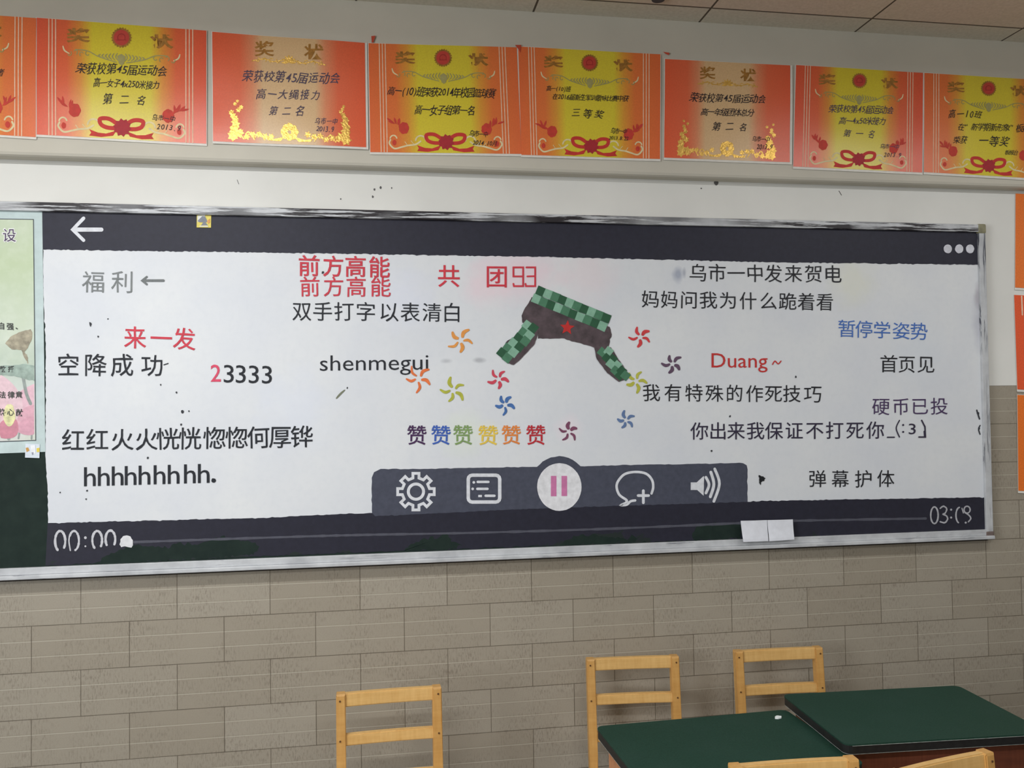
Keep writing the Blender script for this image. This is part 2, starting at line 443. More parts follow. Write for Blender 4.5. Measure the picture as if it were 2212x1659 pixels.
def bar_mat(name, c, wear):
    n = NT(name); v = n.coord(); f = n.noise(60, v, 4)
    base = n.mix(n.ramp(f, .25, .75), rgb(scale_c(c, .92)), rgb(scale_c(c, 1.06)))
    if wear:
        sp = n.n('ShaderNodeSeparateXYZ'); n.l(v, sp.inputs[0])
        zrel = n.ramp(sp.outputs[2], .115, .03)
        m = n.ramp(n.math('ADD', n.math('MULTIPLY', zrel, .40), n.math('MULTIPLY', n.ramp(n.noise(3.2, v, 7, .68, (1, 1, 1.8)), .36, .68), .6)), .66, .69)
        base = n.mix(m, base, rgb((38, 46, 45)))
    return n.out(base, .5, .25)
M_BAR = bar_mat('charcoal_bar_paint', (46, 46, 58), False); M_BARW = bar_mat('worn_charcoal_bar_paint', (43, 43, 55), True)
M_PANEL = bar_mat('grey_panel_paint', (74, 77, 91), False)
Art().poly(rough_edge([(88, 449), (316, 453), (560, 465), (1120, 474), (1652, 492), (2127, 498)], .6, 7, False)+rough_edge([(2127, 572), (1652, 566.5), (1520, 563), (1120, 554), (560, 545.6), (92, 539)], .6, 5, False)).put('title_bar', M_BAR, board, sB(.0010), 'charcoal bar across the top of the painted screen')
Art().poly(rough_edge([(804, 1120), (803, 1032), (808, 1020), (822, 1013), (900, 1013), (1160, 1008.5), (1172, 997), (1190, 988), (1208, 985), (1228, 989), (1245, 999), (1254, 1007), (1420, 1003), (1605, 1000.5), (1613, 1005), (1615, 1014), (1615, 1100), (1100, 1110)], .5, 8)).put('control_panel', M_PANEL, board, sB(.0010), 'grey rounded control panel with a hump in the middle')
Art().poly(rough_edge([(103, 1130), (557, 1119), (760, 1109), (804, 1108), (810, 1115), (960, 1108), (1100, 1101), (1320, 1093), (1500, 1088), (1615, 1084), (1652, 1082), (2134, 1074)], .5, 6, False)+rough_edge([(2134, 1147), (1715, 1159), (1320, 1173.7), (760, 1194), (557, 1202), (98, 1222)], .9, 6, False)).put('progress_bar', M_BARW, board, sB(.0014), 'charcoal bar across the bottom with paint rubbed off its lower edge')
LK = sB(.0022)
C_DARK = (34, 37, 44); C_WHITE = (218, 220, 226)
PM = lambda c: paint(c, .55, .06, 60)
def brd(art, c, label, name='lettering'): return art.put(name, PM(c), board, LK, label)
def cjk(text, xs, y0, y1, wd, c, label, off=0.0, ht=None): return brd(add_chars(Art(), text, xs, y0, y1, wd, ht, off, 0, .02, .02, .006), c, label)
# progress line
Art().stroke([(290, 1171), (557, 1162), (760, 1156), (1020, 1151), (1320, 1142), (1598, 1130), (1715, 1125), (2000, 1120)], 5, seg=20, jit=.25).put('progress_line', PM((82, 83, 94)), board, sB(.0018), 'thin grey progress line')
for pts in (((196, 1221), (230, 1200), (262, 1186), (288, 1178), (330, 1179), (352, 1184), (385, 1172), (420, 1176), (452, 1168), (478, 1158), (500, 1166), (540, 1170), (560, 1180), (548, 1199), (400, 1209)),
            ((868, 1191), (884, 1178), (905, 1171), (916, 1162), (930, 1158), (944, 1164), (958, 1152), (968, 1156), (974, 1170), (990, 1174), (1000, 1180), (960, 1187)),
            ((1500, 1168), (1496, 1152), (1506, 1136), (1530, 1134), (1560, 1131), (1598, 1128), (1600, 1160), (1560, 1166)),
            ((1200, 1180), (1225, 1166), (1250, 1158), (1290, 1156), (1330, 1163), (1380, 1160), (1372, 1172))):
    Art().poly(rough_edge(pts, 2.2, 5)).put('worn_patch', M_GREEN, board, sB(.00165), 'dark green board showing where the bar paint is rubbed off')
# left side texts
cjk('福利', [202, 264.5], 609, 609, 51, (125, 129, 130), 'grey lettering 福利 with an arrow')
brd(Art().stroke([(308, 606), (353, 606)], 5.5).stroke([(317, 598), (307, 606), (317, 614)], 4.5, smooth=False), (112, 116, 117), 'small grey arrow pointing left', 'arrow')
cjk('来一发', [291.5, 348.5, 398], 729, 732, 51, (204, 62, 78), 'red lettering 来一发', .006)
cjk('空降成功', [147.5, 206, 263.5, 328.5], 788, 789, 51, C_DARK, 'dark lettering 空降成功', .004)
brd(add_box_text(Art(), '2', 455, 787.5, 477, 824.5, 0, .004), (214, 76, 104), 'pink red figure 2', 'lettering')
brd(add_chars(Art(), '3333', [494, 520, 548, 576.5], 807, 809, 60, 55, 0), C_DARK, 'dark figures 3333')
cjk('红红火火恍恍惚惚何厚铧', [158, 210, 264, 316, 362, 410, 463, 511, 558, 605, 652], 951, 943, 51, C_DARK, 'dark lettering 红红火火恍恍惚惚何厚铧', .004)
a = add_chars(Art(), 'hhhhhhhhh', [194, 224, 254, 282, 312, 344.5, 375, 410, 440], 1029, 1022, 66, 60, .003)
brd(a.disc((461, 1038), 5, 5, 9, .2), C_DARK, 'dark lettering hhhhhhhhh')
cjk('前方高能', [667.5, 720, 768, 819.5], 574, 577, 48, (200, 60, 74), 'upper red lettering 前方高能', .012)
cjk('前方高能', [669, 720.5, 769.5, 822], 619, 620, 46, (202, 62, 76), 'lower red lettering 前方高能', .006)
cjk('双手打字以表清白', [652, 697, 743, 790, 840, 886, 933, 976], 672, 675, 44.5, C_DARK, 'dark lettering 双手打字以表清白', 0)
a = add_chars(Art(), '共团', [969.5, 1073], 596, 597, 51, None, .008)
a.stroke([(1130, 597), (1109, 597), (1109, 577.5), (1130, 577.5), (1130, 618), (1110, 618), (1109, 613)], 3.8, smooth=False)
a.stroke([(1137, 577.5), (1156, 577.5), (1156, 618), (1136, 618), (1135, 613)], 3.8, smooth=False).stroke([(1139, 597), (1156, 596.5)], 3.6, smooth=False)
brd(a, (206, 58, 72), 'red lettering 共 团93')
brd(add_box_text(Art(), 'shenmegui', 691, 768, 925, 812, -.012, -.004), C_DARK, 'dark lettering shenmegui')
zan = [((72, 44, 84), 900.5), ((62, 96, 178), 952.5), ((128, 156, 98), 1000), ((226, 194, 78), 1054.5), ((226, 134, 66), 1104.5), ((188, 48, 58), 1157.5)]
for (c, x), nm in zip(zan, ('purple', 'blue', 'green', 'yellow', 'orange', 'red')):
    cjk('赞', [x], 940, 940, 45, c, nm + ' lettering 赞', .008)
# right side texts
C_D2 = (38, 38, 43)
cjk('乌市一中发来贺电', [1508, 1549, 1590, 1631, 1671, 1714, 1757.5, 1799], 589, 592, 40.5, C_D2, 'dark lettering 乌市一中发来贺电')
cjk('妈妈问我为什么跪着看', [1405, 1446, 1488, 1530, 1573, 1616, 1660, 1701.5, 1742, 1782], 646, 652, 40, C_D2, 'dark lettering 妈妈问我为什么跪着看')
cjk('暂停学姿势', [1829.5, 1866.5, 1905.5, 1947, 1985.5], 710, 716, 40, (72, 112, 186), 'blue lettering 暂停学姿势')
brd(add_box_text(Art(), 'Duang', 1537, 763, 1658, 804, .003, 0).stroke([(1669, 787), (1674, 780), (1681, 786), (1687, 780)], 2.6), (196, 54, 52), 'red lettering Duang with a wave mark')
cjk('首页见', [1920, 1959, 2000.5], 786, 787, 40, C_D2, 'dark lettering 首页见')
cjk('我有特殊的作死技巧', [1407, 1454, 1499, 1543, 1586.5, 1630, 1671, 1710.5, 1756], 848, 851, 40, C_D2, 'dark lettering 我有特殊的作死技巧')
cjk('硬币已投', [1903, 1946, 1987, 2029], 878, 877, 39.5, (76, 58, 94), 'purple lettering 硬币已投')
a = add_chars(Art(), '你出来我保证不打死你', [1511, 1551, 1590, 1632, 1672, 1715.5, 1760, 1803, 1847, 1891], 931, 929, 40.5, None, .003)
a.stroke([(1917, 944.5), (1932, 944.5)], 2.8, smooth=False).stroke([(1943, 908), (1936, 925), (1943, 944)], 2.6).disc((1951, 918), 2.2).disc((1951, 933), 2.2)
a = add_box_text(a, '3', 1963, 915, 1978, 938)
a.stroke([(1991, 908), (1998, 922), (1999, 944), (1985, 944)], 3.2, smooth=False).stroke([(1997, 932), (1998, 943)], 4, smooth=False)
brd(a, (52, 46, 66), 'dark purple lettering 你出来我保证不打死你_(:3')
cjk('弹幕护体', [1766, 1815, 1865.5, 1913.5], 1034, 1034, 40, C_D2, 'dark lettering 弹幕护体')
# time figures
def oval(c, rx, ry, a0, a1, n=14): return [(c[0]+rx*math.cos(math.radians(a0+(a1-a0)*i/n)), c[1]+ry*math.sin(math.radians(a0+(a1-a0)*i/n))) for i in range(n+1)]
a = Art()
a.stroke(oval((130, 1169), 11, 22, 120, 400), 5, seg=2, jit=.2).stroke(oval((160, 1168), 10.5, 21, -150, 75), 4.6, seg=2, jit=.2).stroke([(150, 1158), (149, 1170), (152, 1189)], 3)
a.stroke(oval((210, 1167), 10.5, 20, 125, 400), 5, seg=2, jit=.2).stroke(oval((238.5, 1165), 10.5, 19, 140, 395), 5, seg=2, jit=.2).disc((184.5, 1161.5), 3).disc((184.5, 1180), 2)
brd(a, (200, 200, 206), 'white figures 00:00 half rubbed away')
brd(Art().poly(rough_edge([(258, 1176), (260, 1165), (266, 1158), (274, 1156.5), (282, 1159), (287, 1167), (287, 1178), (284, 1183), (277, 1182), (270, 1180), (262, 1182)], .5, 4)), (222, 222, 226), 'white round knob of the progress line', 'progress_knob')
a = Art().stroke(oval((2018.5, 1113), 8, 18, 0, 360, 20), 3.4, seg=2, jit=.15)
a.stroke([(2031, 1098), (2038, 1093.5), (2045, 1099), (2042, 1108), (2037, 1111), (2044, 1114), (2047, 1121), (2041, 1129), (2031, 1127)], 3.2, jit=.15)
a.disc((2054.5, 1101), 2.3).disc((2054.5, 1118), 2.3).stroke(oval((2073, 1113), 8, 17, 110, 265), 3.2, seg=2, jit=.15).stroke([(2078, 1098), (2081, 1108)], 2.6)
a.stroke(oval((2089, 1101), 6.5, 7.5, 60, 400), 3, seg=2).stroke([(2084, 1107), (2093, 1113), (2097, 1120), (2092, 1127)], 3).disc((2086, 1129), 2.2)
brd(a, (176, 176, 182), 'thin white figures 03:08')
# icons
brd(Art().stroke([(160, 496), (219, 496)], 9, jit=.06).stroke([(180.5, 471.5), (157, 496), (180.5, 519)], 7.5, smooth=False, jit=.08), C_WHITE, 'white back arrow', 'back_arrow')
for x in (2047.5, 2072, 2095.5): brd(Art().disc((x, 537.5), 9, 9.6, 18, .03), (212, 213, 222), 'white dot of the menu mark', 'menu_dot')
a = Art(); gp = []
GC = (898.5, 1062)
for k in range(8):
    b = k*45-90
    for da, r in ((-12.5, 30), (-9.5, 40), (9.5, 40), (12.5, 30)): gp.append((GC[0]+r*math.cos(math.radians(b+da)), GC[1]+r*math.sin(math.radians(b+da))))
gp.append(gp[0])
a.stroke(gp, 6, smooth=False).stroke(oval(GC, 16.5, 16.5, 0, 360, 24), 6.4, seg=1)
brd(a, C_WHITE, 'white gear outline', 'gear_icon')
rr = []
for cx, cy, a0 in ((1071, 1035, -90), (1071, 1076, 0), (1020, 1076, 90), (1020, 1035, 180)):
    rr += [(cx+8.5*math.cos(math.radians(a0+t)), cy+8.5*math.sin(math.radians(a0+t))) for t in (0, 30, 60, 90)]
rr.append(rr[0])
a = Art().stroke(rr, 7.4, smooth=False)
for x0, x1, y in ((1032, 1055, 1041), (1031, 1053, 1056), (1049, 1068, 1071)): a.stroke([(x0, y), (x1, y)], 5.4, smooth=False)
for x, y in ((1023.5, 1042), (1021, 1056)): a.disc((x, y), 3, 3, 10)
a.rect(1033, 1069, 1041, 1074)
brd(a, C_WHITE, 'white list in a rounded square', 'list_icon')
brd(Art().disc((1208.3, 1052), 48, 51.5, 40, .006), (226, 226, 230), 'white round pause button', 'pause_button')
Art().rect(1190, 1028, 1202, 1072).rect(1213, 1028, 1225, 1071.5).put('pause_bars', PM((204, 122, 168)), board, sB(.0027), 'two pink upright bars')
a = Art().stroke([(1407.5, 1066), (1411, 1052), (1408, 1036), (1395, 1023), (1372, 1019.5), (1350, 1024), (1336, 1038), (1332, 1052), (1338, 1069), (1353, 1080), (1352, 1086), (1342, 1091), (1354, 1090), (1362, 1083), (1372, 1081)], 5.4, seg=5)
a.stroke([(1378.5, 1070.5), (1401, 1070.5)], 6, smooth=False).stroke([(1389.7, 1060), (1389.7, 1086)], 6, smooth=False)
brd(a, C_WHITE, 'white speech bubble with a plus sign', 'comment_icon')
a = Art().poly([(1492, 1042), (1505, 1042), (1519, 1029), (1521, 1029), (1520, 1071), (1506, 1058.5), (1492, 1058.5)])
a.stroke([(1525, 1031), (1531.5, 1047), (1525, 1065)], 6).stroke([(1535.5, 1020), (1542, 1046), (1534.5, 1073)], 6.4).stroke([(1544, 1013), (1554, 1045), (1542, 1083)], 6)
brd(a, C_WHITE, 'white loudspeaker with three sound waves', 'volume_icon')
# pinwheel sparks
for cx, cy, r, c, ph, nm in ((995, 735, 29, (226, 152, 76), 10, 'orange'), (904, 818, 30, (226, 118, 66), 25, 'deep orange'), (979, 843, 30, (178, 180, 70), 40, 'olive green'), (1077, 819, 23, (206, 72, 90), 15, 'pink red'),
                           (1091, 874, 23, (72, 112, 172), 20, 'blue'), (1383, 728, 25, (208, 66, 70), 30, 'red'), (1453, 786, 23, (98, 76, 98), 35, 'grey purple'), (1374, 823, 26, (184, 184, 76), 5, 'yellow green'),
                           (1352, 908, 21, (98, 122, 164), 45, 'grey blue'), (1229, 932, 22, (124, 72, 98), 50, 'plum')):
    a = Art()
    for k in range(5):
        th = math.radians(ph+72*k+rnd.uniform(-6, 6)); ct, st = math.cos(th), math.sin(th); rk = r*rnd.uniform(.85, 1.08)
        P = lambda u, v: (cx+u*ct-v*st, cy+u*st+v*ct)
        a.stroke([P(.22*rk, 0), P(.6*rk, -.13*rk), P(rk, .10*rk)], rnd.uniform(4.5, 7), taper=True, seg=5)
    brd(a, c, nm + ' five armed pinwheel spark', 'pinwheel_mark')
brd(Art().stroke([(726, 861), (735, 851), (745, 842)], 3.6, taper=True), (120, 124, 104), 'stray olive brush stroke', 'brush_stroke')
brd(Art().poly(rough_edge([(1639, 1026), (1654, 1033), (1651, 1039), (1644, 1042), (1643, 1048), (1640, 1043)], .8, 3)), (30, 32, 36), 'black smudge beside the control panel', 'smudge')
a = Art()
for x, y, r in ((195, 700, 2.6), (212, 727, 1.8), (394, 889, 3), (408, 888, 1.6), (391, 917, 2), (381, 848, 1.8), (347, 831, 1.8), (319, 989, 2.2), (188, 1060, 2), (186, 1078, 1.6), (697, 588.5, 2.8), (1577, 899, 2), (1719, 814, 2), (2113, 893, 2.6), (2115, 925, 2.4), (1537, 974, 2), (750, 838, 1.6), (233, 689, 1.4), (130, 1064, 1.5)):
    a.disc((x, y), r, r*1.2, 8, .3)
a.stroke([(194, 697), (195.5, 704)], 2.6, smooth=False).stroke([(2110, 886), (2113, 896), (2116, 905)], 3).stroke([(2117, 919), (2114, 927), (2117, 938)], 2.6).stroke([(354, 788), (363, 785)], 2.2)
brd(a, (52, 54, 60), 'dark paint specks on the white paint', 'paint_specks')
# the checked winter hat painted in the middle
HZ = lambda x, y: (960+x/3.95, 520+y/3.95)
HG = {'d': (44, 88, 62), 'm': (76, 124, 96), 'l': (132, 176, 152)}
HM = [paint((84, 72, 76), .6, .22, 30)]+[PM(HG[k]) for k in 'dml']
def cell(art, x, y, sz, an, k):
    c, sn = math.cos(math.radians(an))*sz/2, math.sin(math.radians(an))*sz/2
    art.cm = 1+'dml'.index(k)
    art.poly([HZ(x+p*c-q*sn+rnd.uniform(-2, 2), y+p*sn+q*c+rnd.uniform(-2, 2)) for p, q in ((-1, -1), (1, -1), (1, 1), (-1, 1))])
Art().poly(rough_edge([HZ(*p) for p in ((745, 480), (690, 570), (658, 640), (665, 700), (760, 720), (800, 745), (798, 835), (1000, 832), (1110, 862), (1250, 900), (1330, 925), (1400, 905), (1428, 800), (1410, 735), (1300, 690), (1100, 630), (900, 540))], .6, 5)).put('hat_body', HM[0], board, LK, 'dark brown fur front of the painted winter hat')
hat = Art()
for i in range(10):
    cell(hat, 822+62*i, 430+25.5*i, 74, 22, 'dlm'[i % 3]); cell(hat, 785+62.5*i, 497+25.8*i, 74, 22, 'lmd'[i % 3])
hat.put('hat_crown', HM, board, sB(.0027), 'green chequered crown of the painted winter hat')
flap = Art().poly(rough_edge([HZ(*p) for p in ((455, 960), (530, 1040), (590, 1060), (650, 1010), (770, 880), (800, 790), (790, 710), (680, 690), (650, 790), (540, 850))], .5, 5))
for x, y, k in ((705, 722, 'l'), (757, 745, 'd'), (672, 782, 'm'), (722, 808, 'l'), (630, 832, 'd'), (690, 858, 'm'), (585, 872, 'l'), (636, 908, 'd'), (535, 918, 'm'), (588, 950, 'l'), (490, 955, 'd'), (537, 1000, 'm')): cell(flap, x, y, 72, 38, k)
flap.put('ear_flap', HM, board, sB(.0030), 'left green chequered ear flap of the painted hat')
flap = Art().poly(rough_edge([HZ(*p) for p in ((1275, 900), (1300, 1010), (1390, 1130), (1490, 1205), (1550, 1180), (1575, 1150), (1500, 1030), (1420, 910), (1340, 900))], .5, 5))
for x, y, k in ((1345, 950, 'm'), (1400, 945, 'l'), (1385, 1000, 'd'), (1437, 1010, 'd'), (1418, 1050, 'l'), (1474, 1062, 'l'), (1458, 1108, 'm'), (1512, 1108, 'd'), (1495, 1150, 'd'), (1545, 1150, 'm')): cell(flap, x, y, 66, 40, k)
flap.put('ear_flap', HM, board, sB(.0030), 'right green chequered ear flap of the painted hat')
def starpts(c, r, r2, n, a0): return [(c[0]+(r if i % 2 == 0 else r2)*math.cos(math.radians(a0+180*i/n)), c[1]+(r if i % 2 == 0 else r2)*math.sin(math.radians(a0+180*i/n))) for i in range(2*n)]
Art().poly(starpts(HZ(1048, 742), 16.5, 7.2, 5, -85)).put('hat_star', PM((190, 48, 46)), board, sB(.0034), 'red star on the front of the hat')

# ------------------------------------------------------------------ things stuck on the board
def sheet(name, corners, Y, m, parent, nx=12, ny=10, disp=None, thick=.0008):
    """a thin sheet with thickness; corners = TL, TR, BR, BL in pixels on the plane y = Y"""
    vs, fs = [], []
    for j in range(ny+1):
        for i in range(nx+1):
            u, v = i/nx, j/ny
            top = (corners[0][0]*(1-u)+corners[1][0]*u, corners[0][1]*(1-u)+corners[1][1]*u)
            bot = (corners[3][0]*(1-u)+corners[2][0]*u, corners[3][1]*(1-u)+corners[2][1]*u)
            p = pix(top[0]*(1-v)+bot[0]*v, top[1]*(1-v)+bot[1]*v, Y)
            if disp: p = p+Vector((0, -disp(p.x, p.z), 0))
            vs.append(p)
    n = len(vs); W_ = nx+1
    for j in range(ny):
        for i in range(nx):
            a = j*W_+i; fs.append((a, a+W_, a+W_+1, a+1))
    vs += [v+Vector((0, thick, 0)) for v in vs[:n]]
    for j in range(ny):
        for i in range(nx):
            a = n+j*W_+i; fs.append((a, a+1, a+W_+1, a+W_))
    ring = [i for i in range(W_)]+[j*W_+nx for j in range(1, ny+1)]+[ny*W_+i for i in range(nx-1, -1, -1)]+[j*W_ for j in range(ny-1, 0, -1)]
    for k in range(len(ring)):
        a, b = ring[k], ring[(k+1) % len(ring)]; fs.append((a, b, n+b, n+a))
    o = mesh_obj(name, vs, fs, m, parent, smooth=False)
    uv = o.data.uv_layers.new(name='UVMap')
    for l in o.data.loops:
        k = l.vertex_index % n
        uv.data[l.index].uv = ((k % W_)/nx, 1-(k//W_)/ny)
    return o
# poster at the left edge
YP = YB-.002
poster = empty('poster', pix(-60, 975, YP)); tag(poster, 'pale green lotus poster pinned over the left part of the blackboard', 'poster')
def poster_mat():
    n = NT('poster_print'); v = n.coord('UV'); sp = n.n('ShaderNodeSeparateXYZ'); n.l(v, sp.inputs[0])
    o = n.coord('Object'); f = n.noise(9, o, 4); f2 = n.noise(24, o, 4)
    cr = n.n('ShaderNodeValToRGB'); n.l(sp.outputs[1], cr.inputs[0])
    el = cr.color_ramp.elements; el[0].position = 0; el[0].color = rgb((210, 208, 208)); el[1].position = 1; el[1].color = rgb((194, 206, 182))
    for p, c in ((.2, (206, 212, 208)), (.36, (180, 194, 184)), (.46, (200, 210, 194)), (.62, (194, 206, 184)), (.8, (184, 200, 164))):
        e = el.new(p); e.color = rgb(c)
    c = n.mix(n.math('MULTIPLY', n.ramp(f, .4, .7), .45), cr.outputs[0], rgb((196, 208, 180)))
    c = n.mix(n.math('MULTIPLY', n.ramp(f2, .45, .75), .25), c, rgb((228, 234, 222)))
    return n.out(c, .45, .4)
sheet('backing', ((-240, 446), (91, 451), (98, 976), (-240, 988)), YP, paint((190, 206, 206), .45, .05, 20), poster)
sPo = lambda l: (lambda x, y: pix(x, y, YP-l))
sheet('printed_panel', ((-240, 470), (72, 474), (77, 951), (-240, 963)), YP-.001, poster_mat(), poster, thick=.0004)
Art().stroke([(-240, 470), (72, 474), (77, 951), (-240, 963)], 1.6, smooth=False).put('border_line', PM((72, 78, 82)), poster, sPo(.0015))
add_chars(Art(), '设', [20], 508, 508, 31, None, .05).put('lettering', PM((240, 240, 240)), poster, sPo(.0016), 'white outline of the heading')
add_chars(Art(), '设', [20], 508, 508, 30, None, .008).put('lettering', PM((84, 70, 96)), poster, sPo(.0020), 'purple heading character 设')
a = add_chars(Art(), '自强', [3, 22], 704, 705, 16, None, .02); add_chars(a, '教授', [6, 24], 797, 797, 14, None, .02); add_chars(a, '法律意', [5, 24, 41], 853, 853, 16, None, .02); add_chars(a, '热心献', [4, 23, 42], 890, 891, 16, None, .02)
a.stroke([(34, 708), (38, 711)], 2, smooth=False)
a.put('lettering', PM((70, 72, 70)), poster, sPo(.0024), 'small dark printed text lines')
def petal(c, l, wd, an, n=12):
    out = []
    for i in range(2*n):
        t = (i/n) if i < n else 2-i/n
        s = 1 if i < n else -1
        y = s*wd/2*math.sin(math.pi*t)**.8; x = l*t
        ca, sa = math.cos(math.radians(an)), math.sin(math.radians(an))
        out.append((c[0]+x*ca-y*sa, c[1]+x*sa+y*ca))
    return out
def clipx(pts, xm=74): return [(min(x, xm), y) for x, y in pts]
for c, l, wd, an, col, z in (((28, 935), 118, 66, -64, (226, 188, 200), .0011), ((25, 938), 130, 70, -100, (228, 198, 206), .0012), ((36, 925), 75, 46, -40, (220, 172, 186), .0013), ((20, 930), 110, 60, -120, (226, 194, 202), .0014), ((34, 930), 66, 40, -18, (216, 164, 180), .0015), ((2, 946), 52, 44, -50, (206, 138, 154), .0016)):
    Art().poly(clipx(petal(c, l, wd, an))).put('lotus_petal', PM(col), poster, sPo(z), 'pink lotus petal')
Art().disc((20, 897), 13, 24, 20, .08).put('lotus_heart', paint((226, 222, 170), .5, .15, 60), poster, sPo(.0019), 'yellow lotus heart')
Art().poly(rough_edge([(11, 742), (22, 728), (40, 718), (66, 711), (70, 718), (69, 732), (60, 752), (53, 760), (61, 774), (57, 780), (52, 772), (46, 756), (26, 755)], .5, 5)).stroke([(57, 766), (60, 784)], 2.4, smooth=False).put('seed_pod', paint((164, 156, 136), .5, .2, 50), poster, sPo(.0016), 'brown lotus seed pod')
Art().poly(rough_edge([(-60, 792), (20, 790), (55, 786), (74, 790), (74, 812), (76, 824), (30, 812), (-60, 806)], .6, 6)).put('lotus_leaf', paint((158, 176, 166), .5, .15, 40), poster, sPo(.0015), 'grey green leaf band')
Art().stroke([(50, 815), (57, 850), (66, 872)], 7).stroke([(19, 928), (19, 948)], 7).stroke([(42, 934), (40, 947)], 4).stroke([(69, 934), (68, 948)], 4).put('lotus_stem', paint((150, 158, 154), .5, .1, 40), poster, sPo(.00135), 'grey lotus stems')
# stickers
def sticker(label, c, wd, ht, rotdeg, Y, base_c, bits):
    r = empty('sticker', pix(c[0], c[1]+ht/2, Y)); tag(r, label, 'sticker')
    ca, sa = math.cos(math.radians(rotdeg)), math.sin(math.radians(rotdeg))
    T = lambda u, v: (c[0]+u*wd*ca-v*ht*sa, c[1]+u*wd*sa+v*ht*ca)
    sheet('backing', (T(-.5, -.5), T(.5, -.5), T(.5, .5), T(-.5, .5)), Y, paint(base_c, .3, .05), r, 4, 4, None, .0006)
    for k, (nm, pts, col) in enumerate(bits):
        Art().poly([T(*p) for p in pts]).put(nm, PM(col), r, lambda x, y, k=k: pix(x, y, Y-.0006-.0003*k))
    return r
sticker('small yellow square sticker with a grey shape on the top charcoal bar', (440.5, 477.5), 31, 28, 1, YB-.003, (226, 208, 96),
        (('white_patch', [(-.45, -.42), (.1, -.45), (-.1, -.1), (-.45, .1)], (226, 226, 220)), ('grey_shape', [(-.45, 0), (-.12, -.38), (.08, -.36), (.22, -.05), (.3, .05), (.12, .1), (.28, .32), (-.2, .34), (-.05, .1), (-.3, .1)], (132, 136, 146)), ('orange_patch', [(.2, .0), (.42, -.2), (.42, .1), (.3, .2)], (222, 160, 96)), ('white_patch', [(-.3, .36), (.3, .36), (.3, .44), (-.3, .44)], (232, 232, 226))))
sticker('small pale blue and white sticker overlapping the lower corner of the lotus poster', (70, 974), 31, 30, 2, YP-.002, (214, 222, 232),
        (('orange_patch', [(-.48, -.2), (-.3, -.24), (-.2, -.02), (-.4, .1)], (196, 150, 80)), ('yellow_patch', [(.28, -.2), (.48, -.26), (.5, .05), (.3, .08)], (232, 208, 90)), ('white_patch', [(-.15, -.4), (.18, -.42), (.22, .2), (-.1, .22)], (236, 238, 242)), ('grey_shape', [(-.08, .1), (.1, .1), (.02, .3)], (150, 150, 170))))
# white paper tabs at the lower edge
for corners, lab in ((((1600, 1125), (1657.5, 1123.5), (1658.5, 1168.5), (1604, 1170)), 'left of two white paper tabs stuck on the bottom rail'), (((1658, 1123.5), (1713, 1122), (1714.5, 1165), (1660, 1168.5)), 'right of two white paper tabs stuck on the bottom rail')):
    x0 = pix(corners[0][0], 1145, YB-.022).x; zt = pix(1650, 1123, YB-.022).z; wdt = .08
    o = sheet('paper_tab', corners, YB-.022, paint((226, 228, 236), .5, .03), None, 8, 8, lambda x, z, x0=x0, zt=zt: .006*max(0, min(1, (zt-z)/.07))**2+.0015*math.sin((x-x0)/wdt*math.pi), .0006)
    tag(o, lab, 'paper', 'white paper tabs')

# ------------------------------------------------------------------ award certificates along the beam
def cert_mat(kind, edge, mid):
    n = NT('certificate_print_'+kind); v = n.coord('UV'); sp = n.n('ShaderNodeSeparateXYZ'); n.l(v, sp.inputs[0])
    cr = n.n('ShaderNodeValToRGB'); n.l(sp.outputs[0], cr.inputs[0]); el = cr.color_ramp.elements
    el[0].position = 0; el[0].color = rgb(edge); el[1].position = 1; el[1].color = rgb(edge)
    blend = tuple((edge[i]*.5+mid[i]*.5) for i in range(3)); edge2 = tuple(edge[i]*.9+mid[i]*.1 for i in range(3))
    for p, c in ((.18, edge2), (.26, blend), (.33, mid), (.67, mid), (.74, blend), (.82, edge2)):
        e = el.new(p); e.color = rgb(c)
    f = n.noise(240, n.coord('Object'), 2)
    c = n.mix(n.math('MULTIPLY', n.ramp(f, .35, .65), .12), cr.outputs[0], rgb(scale_c(edge, .6)))
    return n.out(c, .28, .45)
M_CA = cert_mat('yellow', (232, 112, 62), (224, 206, 58)); M_CA2 = cert_mat('red_yellow', (230, 92, 62), (222, 204, 52)); M_CB = cert_mat('beige', (232, 98, 62), (222, 186, 138))
def foil(c, rough=.28):
    n = NT('gold_foil'); f = n.noise(120, n.coord(), 3); n.bump(f, .5, .003)
    return n.out(rgb(c), rough, .5, .65)
M_FOIL = foil((236, 190, 96), .3); M_FOIL2 = paint((176, 126, 60), .3, .15, 90, .5, .35)
M_PAPER = paint((226, 222, 214), .45, .03)
M_INK = paint((52, 44, 46), .5, .1); M_INK2 = paint((84, 72, 92), .5, .1)
YC = BD-.0015
